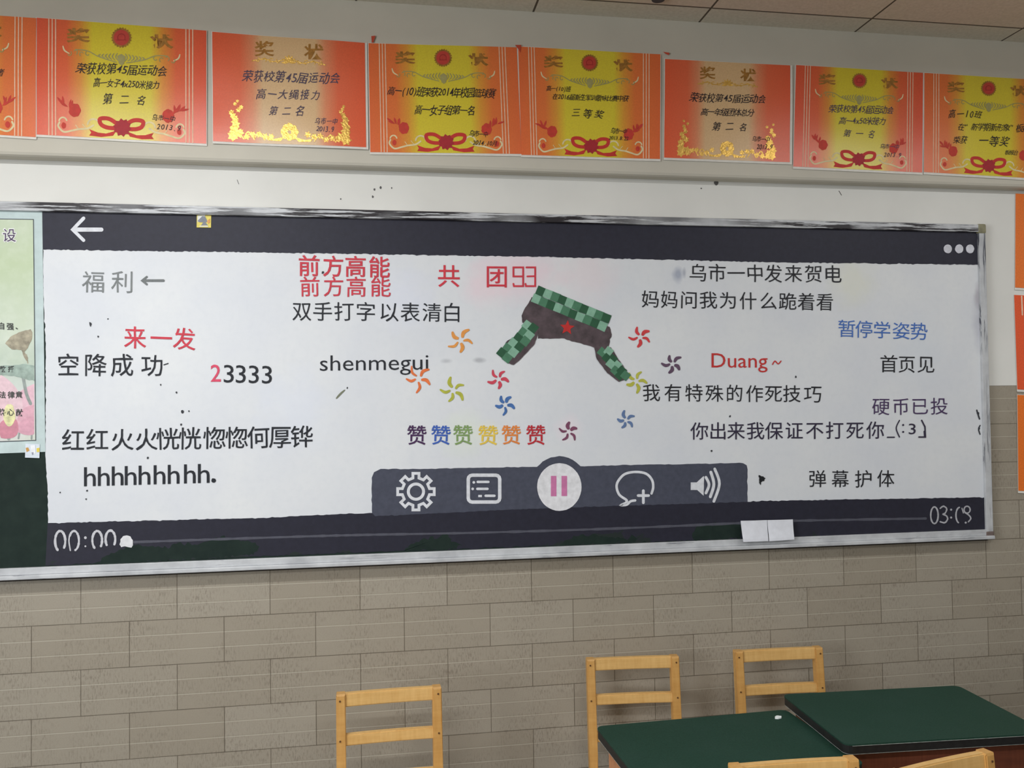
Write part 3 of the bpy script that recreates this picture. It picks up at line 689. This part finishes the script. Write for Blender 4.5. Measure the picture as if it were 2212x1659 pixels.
def certificate(kind, C4, label, texts, seed, mat=None, ink=None, wave=.0022, lean=0):
    rg = random.Random(seed)
    cx = (C4[0][0]+C4[1][0])/2
    r = empty('certificate', pix((C4[2][0]+C4[3][0])/2, (C4[2][1]+C4[3][1])/2, YC))
    tag(r, label, 'certificate', 'award certificates along the beam')
    p0, p1 = rg.uniform(0, 6), rg.uniform(0, 6)
    def disp(x, z): return .0026+wave*(.5+.5*math.sin(x*13+p0))*(.6+.4*math.sin(z*19+p1))
    def surf(l): return lambda x, y: (lambda p: p+Vector((0, -disp(p.x, p.z)-l, 0)))(pix(x, y, YC))
    def UV(u, v):
        t = (C4[0][0]*(1-u)+C4[1][0]*u, C4[0][1]*(1-u)+C4[1][1]*u); b = (C4[3][0]*(1-u)+C4[2][0]*u, C4[3][1]*(1-u)+C4[2][1]*u)
        return (t[0]*(1-v)+b[0]*v, t[1]*(1-v)+b[1]*v)
    W_ = C4[1][0]-C4[0][0]
    bd = 5 if kind == 'B' else 1.5
    big = ((C4[0][0]-2, C4[0][1]-1), (C4[1][0]+bd, C4[1][1]), (C4[2][0]+bd, C4[2][1]+5), (C4[3][0]-1, C4[3][1]+5))
    sheet('backing', big, YC+.0009, M_PAPER, r, 16, 10, disp, .0008)['label'] = 'white paper margin'
    sheet('printed_sheet', C4, YC, mat or (M_CA if kind == 'A' else M_CB), r, 24, 14, disp, .0004)
    px = lambda a, u, v, s=1: UV(u, v)
    if kind == 'A':
        for us in ((.072, .092, .112), (.880, .900, .920)):
            a = Art()
            for u in us: a.stroke([UV(u, v/16) for v in range(17)], W_*.0056, smooth=False)
            a.put('border_lines', PM((242, 206, 176)), r, surf(.0006), 'pale triple border lines')
        a = Art()
        for t, u in (('奖', .245), ('状', .735)):
            c = UV(u, .125); add_chars(a, t, [c[0]], c[1], c[1], W_*.135, W_*.085, .035)
        a.put('heading', M_FOIL2, r, surf(.0007), 'gold heading 奖 状')
        c = UV(.5, .118)
        Art().poly(starpts(c, W_*.062, W_*.054, 22, 0)).put('emblem_rim', M_FOIL2, r, surf(.0007), 'toothed gold rim')
        Art().disc(c, W_*.046, W_*.046, 24).put('emblem', PM((196, 70, 58)), r, surf(.0009), 'red round emblem')
        a = Art()
        a.stroke(oval(c, W_*.022, W_*.022, 150, 390, 10), W_*.006, seg=1).stroke([(c[0]-W_*.026, c[1]+W_*.014), (c[0]+W_*.026, c[1]+W_*.014)], W_*.006, smooth=False)
        a.put('emblem_detail', PM((170, 52, 48)), r, surf(.0011), 'darker marks in the emblem')
        # scroll ornament
        a = Art()
        for s in (-1, 1):
            for k in range(6):
                u = .5+s*(.022+.02*k); a.stroke([UV(u, .255+.004*k), UV(u+s*.012, .29), UV(u-s*.006, .325-.004*k)], W_*.007, taper=True, seg=4)
            a.stroke([UV(.5+s*.03, .335), UV(.5+s*.13, .30), UV(.5+s*.2, .255), UV(.5+s*.27, .25)], W_*.006, seg=5)
            for k in range(4):
                q_ = UV(.5+s*(.2+.035*k), .275+.012*(k % 2)); a.stroke(oval(q_, W_*.011, W_*.013, 30+90*k, 250+90*k, 8), W_*.005, seg=1)
        a.poly([UV(.475, .28), UV(.5, .26), UV(.525, .28), UV(.515, .345), UV(.5, .36), UV(.485, .345)])
        a.put('scroll_ornament', PM((166, 158, 100)), r, surf(.0006), 'grey gold scroll under the heading')
        for s in (-1, 1):
            a = Art()
            a.stroke([UV(.5+s*.345, .225), UV(.5+s*.335, .265), UV(.5+s*.305, .29)], W_*.008, taper=True)
            a.stroke([UV(.5+s*.365, .885), UV(.5+s*.372, .92), UV(.5+s*.34, .965), UV(.5+s*.29, .95), UV(.5+s*.25, .935), UV(.5+s*.20, .925), UV(.5+s*.165, .895)], W_*.011, seg=5)
            a.stroke(oval(UV(.5+s*.345, .882), W_*.024, W_*.028, 200, 340, 8), W_*.009, seg=1)
            a.stroke(oval(UV(.5+s*.165, .89), W_*.034, W_*.034, 185, 355, 10), W_*.010, seg=1)
            a.stroke([UV(.5+s*.27, .9), UV(.5+s*.25, .94)], W_*.007, taper=True); a.stroke([UV(.5+s*.23, .89), UV(.5+s*.205, .93)], W_*.007, taper=True)
            a.put('corner_scroll', PM((230, 214, 168)), r, surf(.0006), 'cream curling scroll')
        for s in (-1, 1):
            a = Art(); q_ = UV(.5+s*.275, .775)
            for k in range(7):
                an = 51.4*k; a.disc((q_[0]+W_*.017*math.cos(math.radians(an)), q_[1]+W_*.02*math.sin(math.radians(an))), W_*.019, W_*.022, 10, .1)
            for k in range(7):
                a.poly(petal(UV(.5+s*(.3+.008*k), .76-.006*k), W_*.05, W_*.013, -90+s*(28+rg.uniform(-50, 50))))
            a.disc(UV(.5+s*.34, .94-.03), W_*.014, W_*.018, 10, .1)
            a.put('flower_spray', PM((204, 66, 54)), r, surf(.0008), 'red peony spray')
        a = Art()
        for s in (-1, 1):
            L = [(.5+s*.03, .865), (.5+s*.075, .83), (.5+s*.125, .835), (.5+s*.122, .88), (.5+s*.09, .905), (.5+s*.04, .91)]
            a.stroke([UV(*p) for p in L], W_*.024, seg=4)
            a.poly([UV(.5+s*.03, .93), UV(.5+s*.09, .96), UV(.5+s*.14, .955), UV(.5+s*.19, .93), UV(.5+s*.178, .96), UV(.5+s*.19, .985), UV(.5+s*.12, .992), UV(.5+s*.05, .975)][::s])
        a.put('ribbon', PM((202, 58, 52)), r, surf(.0007), 'red ribbon bow')
        a = Art().poly(starpts(UV(.505, .9), W_*.055, W_*.043, 10, 10)); a.put('ribbon_rosette', PM((172, 46, 54)), r, surf(.0010), 'dark red rosette of the bow')
    else:
        a = Art()
        for t, u in (('奖', .34), ('状', .665)):
            c = UV(u, .12); add_chars(a, t, [c[0]], c[1], c[1], W_*.13, W_*.105, .02)
        a.put('heading', M_FOIL2, r, surf(.0007), 'gold heading 奖 状')
        a = Art()
        for s in (-1, 1):
            a.stroke([UV(.5+s*.04, .215), UV(.5+s*.1, .235), UV(.5+s*.16, .215), UV(.5+s*.24, .24)], W_*.007, seg=5)
            for k in range(4): a.stroke(oval(UV(.5+s*(.07+.045*k), .225), W_*.013, W_*.013, 90*k, 90*k+240, 8), W_*.005, seg=1)
        for k in range(7): a.poly(petal(UV(.5, .235), W_*.05, W_*.016, -180+30*k))
        a.put('scroll_ornament', M_FOIL, r, surf(.0006), 'gold foil scroll under the heading')
        for s in (-1, 1):
            a = Art()
            for k in range(13):
                u = .5+s*(.345+rg.uniform(-.03, .035)); v = .62+.03*k*.9
                c = UV(u, v); rad = W_*(.012+.0022*k)
                a.poly(starpts(c, rad, rad*.6, 6, rg.uniform(0, 60)))
            for k in range(7):
                c = UV(.5+s*(.12+.04*k), .93+rg.uniform(-.03, .02)); a.poly(starpts(c, W_*.025, W_*.013, 6, rg.uniform(0, 60)))
            for k in range(3): a.stroke([UV(.5+s*(.16+.07*k), .97), UV(.5+s*(.2+.07*k), .9), UV(.5+s*(.23+.07*k), .965)], W_*.008, taper=True)
            a.put('foil_flowers', M_FOIL, r, surf(.0006), 'gold foil flowers up one side and along the bottom')
        a = Art()
        for k in range(8):
            c = UV(.5+.035*math.cos(k*.785), .885+.05*math.sin(k*.785)); a.disc(c, W_*.024, W_*.024, 10, .12)
        for s in (-1, 1): a.poly([UV(.5+s*.03, .93), UV(.5+s*.1, .955), UV(.5+s*.15, .945), UV(.5+s*.14, .97), UV(.5+s*.06, .975)][::s])
        a.put('foil_rosette', M_FOIL, r, surf(.0008), 'gold foil rosette')
    a = Art()
    for t, x0, x1, yc, size, dyy in texts:
        n_ = len(t); wts = [.55 if ord(ch) < 0x2000 else 1 for ch in t]; tot = sum(wts); xs = []; acc = 0
        for wv in wts: xs.append(x0+(x1-x0)*(acc+wv/2)/tot); acc += wv
        sp_ = (x1-x0)/tot; add_chars(a, t, xs, yc-dyy/2, yc+dyy/2, min(size, sp_*1.12), size*1.12, .003, .28, .12, .10, .014)
    a.put('handwriting', ink or M_INK, r, surf(.0012), 'black brush handwriting')
    return r
certificate('A', [(-300, 14), (79, 40), (78, 297), (-300, 272)], 'orange certificate cut off by the left edge of the photo', [('者', -4, 10, 157, 16, 0)], 1)
certificate('A', [(80, 39), (446, 67), (446, 311), (80, 291)], 'orange and yellow certificate for a 4x250 metre relay, leftmost one seen whole', [('荣获校第45届运动会', 167, 362, 151, 23, 6), ('高一女子4x250米接力', 203, 345, 182, 18, 6), ('第 二 名', 222, 318, 216, 21, 4), ('乌市一中', 329, 380, 256, 13, 4), ('2013.9', 339, 392, 276, 15, 3)], 2, M_CA2)
certificate('B', [(459, 70), (788, 94), (791, 319), (461, 306)], 'red certificate with beige middle and shining gold foil flowers, third from the left edge', [('荣获校第45届运动会', 524, 736, 168, 23, 6), ('高一大绳接力', 553, 694, 205, 21, 3), ('第 二 名', 582, 658, 240, 20, 0), ('乌市一中', 680, 730, 263, 13, 2), ('2013.9', 684, 722, 280, 14, 2)], 3, wave=.005, ink=M_INK2)
certificate('A', [(796, 94), (1116, 103), (1126, 333), (800, 329)], 'orange and yellow basketball certificate reading 高一女子组第一名', [('高一(10)班荣获2014年校园篮球赛', 838, 1070, 200, 20, 5), ('高一女子组第一名', 896, 1026, 239, 20, 2), ('乌市一中', 1014, 1054, 290, 13, 2), ('2014.10月', 1021, 1074, 310, 13, 2)], 4)
certificate('A', [(1119, 101), (1426, 118), (1425, 344), (1126, 335)], 'orange and yellow certificate with the small writing and 三等奖 in the middle', [('高一(10)班', 1180, 1232, 193, 11, 2), ('在2016届新生军训歌咏比赛中获', 1193, 1357, 212, 13, 4), ('三 等 奖', 1236, 1302, 246, 18, 4), ('乌市一中', 1319, 1354, 284, 12, 1), ('2013.8.22', 1315, 1357, 299, 10, 1)], 5)
certificate('B', [(1436, 128), (1706, 142), (1705, 351), (1434, 341)], 'red and beige gold foil certificate reading 高一年级团体总分', [('荣获校第45届运动会', 1490, 1654, 213, 19, 4), ('高一年级团体总分', 1514, 1628, 243, 17, 2), ('第 二 名', 1538, 1614, 274, 18, 2), ('乌市一中', 1624, 1662, 301, 11, 1), ('2013.9', 1634, 1668, 318, 13, 1)], 6)
certificate('A', [(1719, 141), (1993, 158), (1991, 373), (1713, 360)], 'orange and yellow certificate reading 第一名, second from the right end of the row', [('荣获校第45届运动会', 1790, 1930, 237, 17, 3), ('高一4x50米接力', 1812, 1912, 262, 16, 2), ('第 一 名', 1820, 1890, 289, 16, 2), ('乌市一中', 1900, 1941, 317, 11, 1), ('2013.9', 1908, 1946, 335, 12, 1)], 7, M_CA2, M_INK2)
certificate('A', [(1996, 158), (2272, 175), (2272, 388), (1995, 372)], 'orange and yellow certificate reading 一等奖 at the right end of the row', [('高一10班', 2046, 2120, 247, 17, 2), ('在“新学期新形象”板报', 2068, 2222, 276, 16, 3), ('荣获', 2058, 2088, 303, 15, 0), ('一等奖', 2112, 2180, 306, 22, 2), ('板报台', 2170, 2198, 330, 11, 0)], 8)
# torn red scraps left above the certificates
for pts, lab in (([(802, 78), (811, 77), (806, 92), (803, 92)], 'torn red paper scrap above the gap left of the basketball certificate'), ([(1113, 97), (1126, 97), (1124, 113), (1120, 106)], 'torn red paper scrap at the top right corner of the basketball certificate'), ([(1433, 112), (1446, 114), (1445, 119), (1438, 116)], 'tiny torn red scrap above the left corner of the 高一年级团体总分 certificate')):
    vs = [pix(x, y, YC-.0045) for x, y in pts]; b4 = [v+Vector((0, .0012, 0)) for v in vs]; n4 = len(vs)
    o = mesh_obj('paper_scrap', vs+b4, [tuple(range(n4)), tuple(range(2*n4-1, n4-1, -1))]+[(i, n4+i, n4+(i+1) % n4, (i+1) % n4) for i in range(n4)], PM((196, 78, 56))); tag(o, lab, 'paper scrap', 'torn red scraps')
# sheets at the right edge, on the wall beside the board
YR = -.004
for c4, col, lab, ln in (([(2194, 418), (2400, 430), (2400, 634), (2193, 621)], (236, 122, 52), 'orange paper sheet on the white wall right of the blackboard, topmost of three', None),
                 ([(2191, 637), (2400, 648), (2400, 852), (2198, 841)], (232, 92, 50), 'red orange paper sheet right of the blackboard, middle of three, with a pale line', 2207),
                 ([(2198, 853), (2400, 860), (2400, 1068), (2200, 1060)], (236, 120, 46), 'orange paper sheet right of the blackboard, lowest of three, over the tiles', None)):
    r = empty('paper_sheet', pix(2300, c4[2][1], YR)); tag(r, lab, 'paper sheet', 'paper sheets on the wall right of the board')
    big = [(c4[0][0]-1, c4[0][1]-1), (c4[1][0], c4[1][1]), (c4[2][0], c4[2][1]+6), (c4[3][0]-1, c4[3][1]+5)]
    sheet('backing', big, YR+.001, M_PAPER, r, 6, 6)
    sheet('printed_sheet', c4, YR-.0002, paint(col, .35, .06, 200), r, 8, 8, None, .0005)
    if ln:
        Art().stroke([(ln, 640), (ln+1.5, 680)], 3, smooth=False).stroke([(ln+6, 640), (ln+7, 845)], 2, smooth=False).put('border_lines', PM((244, 206, 178)), r, lambda x, y: pix(x, y, YR-.001))
# marks on the plaster
a = Art()
for x, y, rr_ in ((822, 405, 2.6), (809, 409, 2.2), (805, 425, 2.4), (846, 406, 1.4), (736, 430, 1.6), (1547, 395, 4.5), (1515, 407, 1.5), (803, 85, 1.6)):
    a.disc((x, y), rr_, rr_*1.2, 8, .3)
a.stroke([(1812, 412), (1818, 422)], 1.4, smooth=False).stroke([(512, 388), (516, 398)], 1, smooth=False)
o = a.put('paint_spots', PM((96, 94, 94)), wall_back, lambda x, y: pix(x, y, -.0006), 'small dark spots on the plaster')
o = Art().poly(rough_edge([(2132, 1052), (2136, 1051), (2140, 1070), (2138, 1086), (2133, 1086)], .5, 4)).put('paint_spots', PM((58, 50, 46)), wall_back, lambda x, y: pix(x, y, -.0006), 'dark mark beside the board end')
# small dark fitting on the ceiling
p = pixz(1422, -7, CEIL)
bm = bmesh.new(); bmesh.ops.create_cone(bm, cap_ends=True, segments=24, radius1=.022, radius2=.028, depth=.012, matrix=Matrix.Translation((0, 0, -.006)))
fit = empty('ceiling_fitting', (p.x, p.y, CEIL)); tag(fit, 'small dark round fitting on the ceiling at the top edge of the photo', 'ceiling fitting')
bm_obj('base', bm, paint((62, 58, 64), .4), fit)

# ------------------------------------------------------------------ chairs
def wood_mat(name, c1, c2, rough=.42):
    n = NT(name); v = n.coord()
    f = n.noise(6, v, 5, .6, (14, 14, 1.2)); f2 = n.noise(5, v, 4, .6, (1.2, 14, 14)); f3 = n.noise(9, v, 4)
    m = n.math('ADD', n.math('MULTIPLY', f, .5), n.math('MULTIPLY', f2, .5))
    c = n.mix(n.ramp(m, .35, .65), rgb(c1), rgb(c2))
    c = n.mix(n.math('MULTIPLY', n.ramp(f3, .55, .8), .3), c, rgb(scale_c(c1, .8)))
    return n.out(c, rough, .4)
M_WOOD = wood_mat('varnished_pine', (200, 156, 92), (217, 178, 115)); M_WOOD2 = wood_mat('varnished_pine_posts', (188, 140, 76), (203, 158, 94))
M_DOWEL = paint((96, 66, 40), .6)
CW = .325; CH = .795; SEAT = .43
def copy_tree(o, parent=None):
    c = o.copy(); COL.objects.link(c)
    if parent: c.parent = parent
    for ch in list(o.children): copy_tree(ch, c)
    return c
def make_chair():
    """origin on the floor under the middle of the backrest; the chair faces -y"""
    r = empty('school_chair', (0, 0, 0))
    RK = math.radians(5)
    def back(z): return (z-SEAT)*math.tan(RK) if z > SEAT else 0
    pw, pd = .029, .032
    for s in (-1, 1):
        bm = bmesh.new(); xa = s*(CW/2-pw); xb = s*CW/2
        lv = []
        for z in (0, SEAT, SEAT+.05, CH-.006, CH):
            ins = .002 if z in (0, CH) else 0
            y0 = back(z)+(.02 if z == 0 else 0)
            lv.append([bm.verts.new((x, y, z)) for x, y in ((min(xa, xb)+ins, y0-pd/2+ins), (max(xa, xb)-ins, y0-pd/2+ins), (max(xa, xb)-ins, y0+pd/2-ins), (min(xa, xb)+ins, y0+pd/2-ins))])
        for k in range(len(lv)-1):
            for i in range(4): bm.faces.new((lv[k][i], lv[k][(i+1) % 4], lv[k+1][(i+1) % 4], lv[k+1][i]))
        bm.faces.new(lv[0][::-1]); bm.faces.new(lv[-1])
        bmesh.ops.bevel(bm, geom=[e for e in bm.edges if abs(e.verts[0].co.z-e.verts[1].co.z) > .02], offset=.003, segments=2, affect='EDGES')
        pst = bm_obj('back_post', bm, M_WOOD2, r)
        for z in (CH-.02, .657):
            bm = bmesh.new(); bmesh.ops.create_cone(bm, cap_ends=True, segments=10, radius1=.0028, radius2=.0028, depth=.003, matrix=Matrix.Translation((s*(CW/2-pw/2)+s*.003, back(z)-pd/2-.0008, z)) @ Matrix.Rotation(math.pi/2, 4, 'X'))
            bm_obj('dowel', bm, M_DOWEL, pst)
        bm_obj('front_leg', box_bm((s*(CW/2)-.016, -.345, 0), (s*(CW/2)+.016, -.313, SEAT-.018), .003), M_WOOD2, r)
        bm_obj('side_stretcher', box_bm((s*(CW/2)-s*.014-.011, -.315, .16), (s*(CW/2)-s*.014+.011, .012, .19), .003), M_WOOD2, r)
        bm_obj('seat_rail', box_bm((s*(CW/2)-s*.014-.011, -.315, SEAT-.065), (s*(CW/2)-s*.014+.011, -.014, SEAT-.018), .003), M_WOOD2, r)
    for z1, h in ((CH-.001, .040), (CH-.123, .033), (CH-.245, .033)):
        bm = bmesh.new(); N = 10; ring = []
        for i in range(N+1):
            x = -CW/2+pw-.002+(CW-2*pw+.004)*i/N; t = (x/(CW/2)); cv = .006*(1-t*t)
            yc = back(z1-h/2)
            ring.append([bm.verts.new((x, yc-.013+cv, z1-h)), bm.verts.new((x, yc-.013+cv+back(z1)-back(z1-h), z1)), bm.verts.new((x, yc+.009+cv+back(z1)-back(z1-h), z1)), bm.verts.new((x, yc+.009+cv, z1-h))])
        for i in range(N):
            for k in range(4): bm.faces.new((ring[i][k], ring[i][(k+1) % 4], ring[i+1][(k+1) % 4], ring[i+1][k]))
        bm.faces.new(ring[0]); bm.faces.new(ring[-1][::-1])
        bmesh.ops.recalc_face_normals(bm, faces=bm.faces)
        bmesh.ops.bevel(bm, geom=[e for e in bm.edges if abs(e.verts[0].co.x-e.verts[1].co.x) > .01], offset=.003, segments=2, affect='EDGES')
        bm_obj('back_rail', bm, M_WOOD, r)
    bm_obj('seat', box_bm((-CW/2-.018, -.36, SEAT-.018), (CW/2+.018, -.018, SEAT), .005), M_WOOD, r)
    bm_obj('front_stretcher', box_bm((-CW/2+.014, -.34, .22), (CW/2-.014, -.318, .25), .003), M_WOOD2, r)
    return r
chair0 = make_chair()
def chair_at(i, px_l, px_r, label):
    """the chair whose top corners (front face) are at the two pixels"""
    a, b = pixz(*px_l, CH), pixz(*px_r, CH)
    o = chair0 if i == 0 else copy_tree(chair0)
    ang = math.atan2(b.y-a.y, b.x-a.x); mid = (a+b)/2
    dy = (CH-SEAT)*math.tan(math.radians(5))-.016
    o.location = (mid.x+math.sin(ang)*dy, mid.y-math.cos(ang)*dy, 0); o.rotation_euler = (0, 0, ang)
    tag(o, label, 'chair', 'wooden school chairs'); return o
chair_at(0, (728, 1501), (952, 1484), 'wooden ladder back chair standing alone against the tiles, left of the desks')
chair_at(1, (1268, 1425), (1467, 1418), 'wooden chair against the wall behind the left green desk')
chair_at(2, (1589, 1408), (1778, 1399), 'wooden chair against the wall behind the gap between the two green desks')
chair_at(3, (1572, 1659), (1866, 1640), 'wooden chair in front of the left desk, only its top rail in view')
chair_at(4, (1900, 1681), (2178, 1618), 'turned wooden chair in front of the right desk at the bottom edge')

# ------------------------------------------------------------------ desks
def desktop_mat():
    n = NT('dark_green_laminate'); v = n.coord(); f = n.noise(220, v, 3); f2 = n.noise(5, v, 4)
    c = n.mix(n.ramp(f, .3, .7), rgb((25, 52, 42)), rgb((35, 65, 53))); c = n.mix(n.math('MULTIPLY', n.ramp(f2, .45, .75), .3), c, rgb((47, 70, 63)))
    return n.out(c, .6, .15)
M_TOP = desktop_mat(); M_EDGE = paint((34, 34, 34), .5, .15, 60)
M_RED = wood_mat('red_brown_board', (96, 52, 38), (120, 68, 48)); M_ORANGE = wood_mat('orange_brown_board', (176, 118, 82), (196, 138, 98)); M_WORN = paint((150, 156, 152), .7, .2, 80)
def make_desk(name, W_, D_, H_, T_, side_mat, label, loc, rz):
    """origin on the floor under the middle of the top"""
    r = empty(name, (loc[0], loc[1], 0), rz); tag(r, label, 'desk', 'green topped school desks')
    def rrect(w_, d_, rad, n=6):
        out = []
        for cx, cy, a0 in ((w_/2-rad, d_/2-rad, 0), (-w_/2+rad, d_/2-rad, 90), (-w_/2+rad, -d_/2+rad, 180), (w_/2-rad, -d_/2+rad, 270)):
            out += [(cx+rad*math.cos(math.radians(a0+90*i/n)), cy+rad*math.sin(math.radians(a0+90*i/n))) for i in range(n+1)]
        return out
    def slab(z0, z1, ol):
        bm = bmesh.new(); A = [bm.verts.new((x, y, z0)) for x, y in ol]; B = [bm.verts.new((x, y, z1)) for x, y in ol]; n = len(ol)
        for i in range(n): bm.faces.new((A[i], A[(i+1) % n], B[(i+1) % n], B[i]))
        bm.faces.new(A[::-1]); bm.faces.new(B); return bm
    ol = rrect(W_, D_, .022)
    bm_obj('desk_top', slab(H_-.004, H_, ol), M_TOP, r, label='dark green laminate top')
    bm_obj('top_edge', slab(H_-T_, H_-.0042, rrect(W_-.001, D_-.001, .022)), M_EDGE, r, label='black edge banding')
    bm = slab(H_-T_-.0015, H_-T_-.0001, rrect(W_-.0015, D_-.0015, .022)); bm_obj('edge_liner', bm, M_WORN, r, label='pale worn lower rim')
    bm_obj('edge_liner', box_bm((-W_/2+.02, -D_/2-.0006, H_-.0052), (W_/2-.02, -D_/2+.002, H_-.0040)), M_WORN, r, label='pale worn front rim of the top')
    zb = H_-T_-.0016
    ix, iy = W_/2-.035, D_/2-.035
    bm_obj('front_panel', box_bm((-ix, -iy, zb-.17), (ix, -iy+.016, zb), .002), M_RED, r, label='dark red brown front panel')
    for s in (-1, 1): bm_obj('side_panel', box_bm((s*ix-.008, -iy+.016, zb-.17), (s*ix+.008, iy, zb), .002), side_mat, r, label='brown side panel')
    bm_obj('book_shelf', box_bm((-ix+.008, -iy+.016, zb-.17), (ix-.008, iy, zb-.155), .002), side_mat, r)
    for sx in (-1, 1):
        for sy in (-1, 1): bm_obj('leg', box_bm((sx*(ix-.012)-.018, sy*(iy-.03)-.018, 0), (sx*(ix-.012)+.018, sy*(iy-.03)+.018, zb-.17), .003), M_ORANGE, r)
        bm_obj('foot_rail', box_bm((sx*(ix-.012)-.012, -iy+.048, .08), (sx*(ix-.012)+.012, iy-.048, .115), .003), M_ORANGE, r)
    return r
def desk_place(z, bl, rz, W_, D_):
    p = pixz(*bl, z); ca, sa = math.cos(rz), math.sin(rz)
    return (p.x+ca*W_/2+sa*D_/2, p.y+sa*W_/2-ca*D_/2)
H1, H2 = .733, .764
r1 = math.radians(2.0); r2 = math.radians(-3.0)
make_desk('school_desk', .605, .41, H1, .028, M_ORANGE, 'lower green topped desk on the left with a white scrap on it', desk_place(H1, (1287, 1569), r1, .605, .41), r1)
make_desk('school_desk', .585, .40, H2, .026, M_RED, 'higher green topped desk on the right overlapping its neighbour', desk_place(H2, (1689, 1500), r2, .585, .40), r2)
# a scrap of white paper on the left desk
a = Art().poly(rough_edge([(1674, 1550), (1680, 1547.5), (1688, 1548.5), (1688, 1552), (1681, 1553.5), (1674, 1553)], .4, 3))
vs = [pixz(x, y, H1+.0005) for x, y in a.v]; n4 = len(vs); vs += [v+Vector((0, 0, .003)) for v in vs]
o = mesh_obj('paper_scrap', vs, [tuple(range(n4-1, -1, -1)), tuple(range(n4, 2*n4))]+[(i, (i+1) % n4, n4+(i+1) % n4, n4+i) for i in range(n4)], PM((226, 232, 232))); tag(o, 'tiny white paper scrap lying on the left green desk', 'paper scrap')

bpy.data.objects.remove(_txo); bpy.data.curves.remove(_txt)
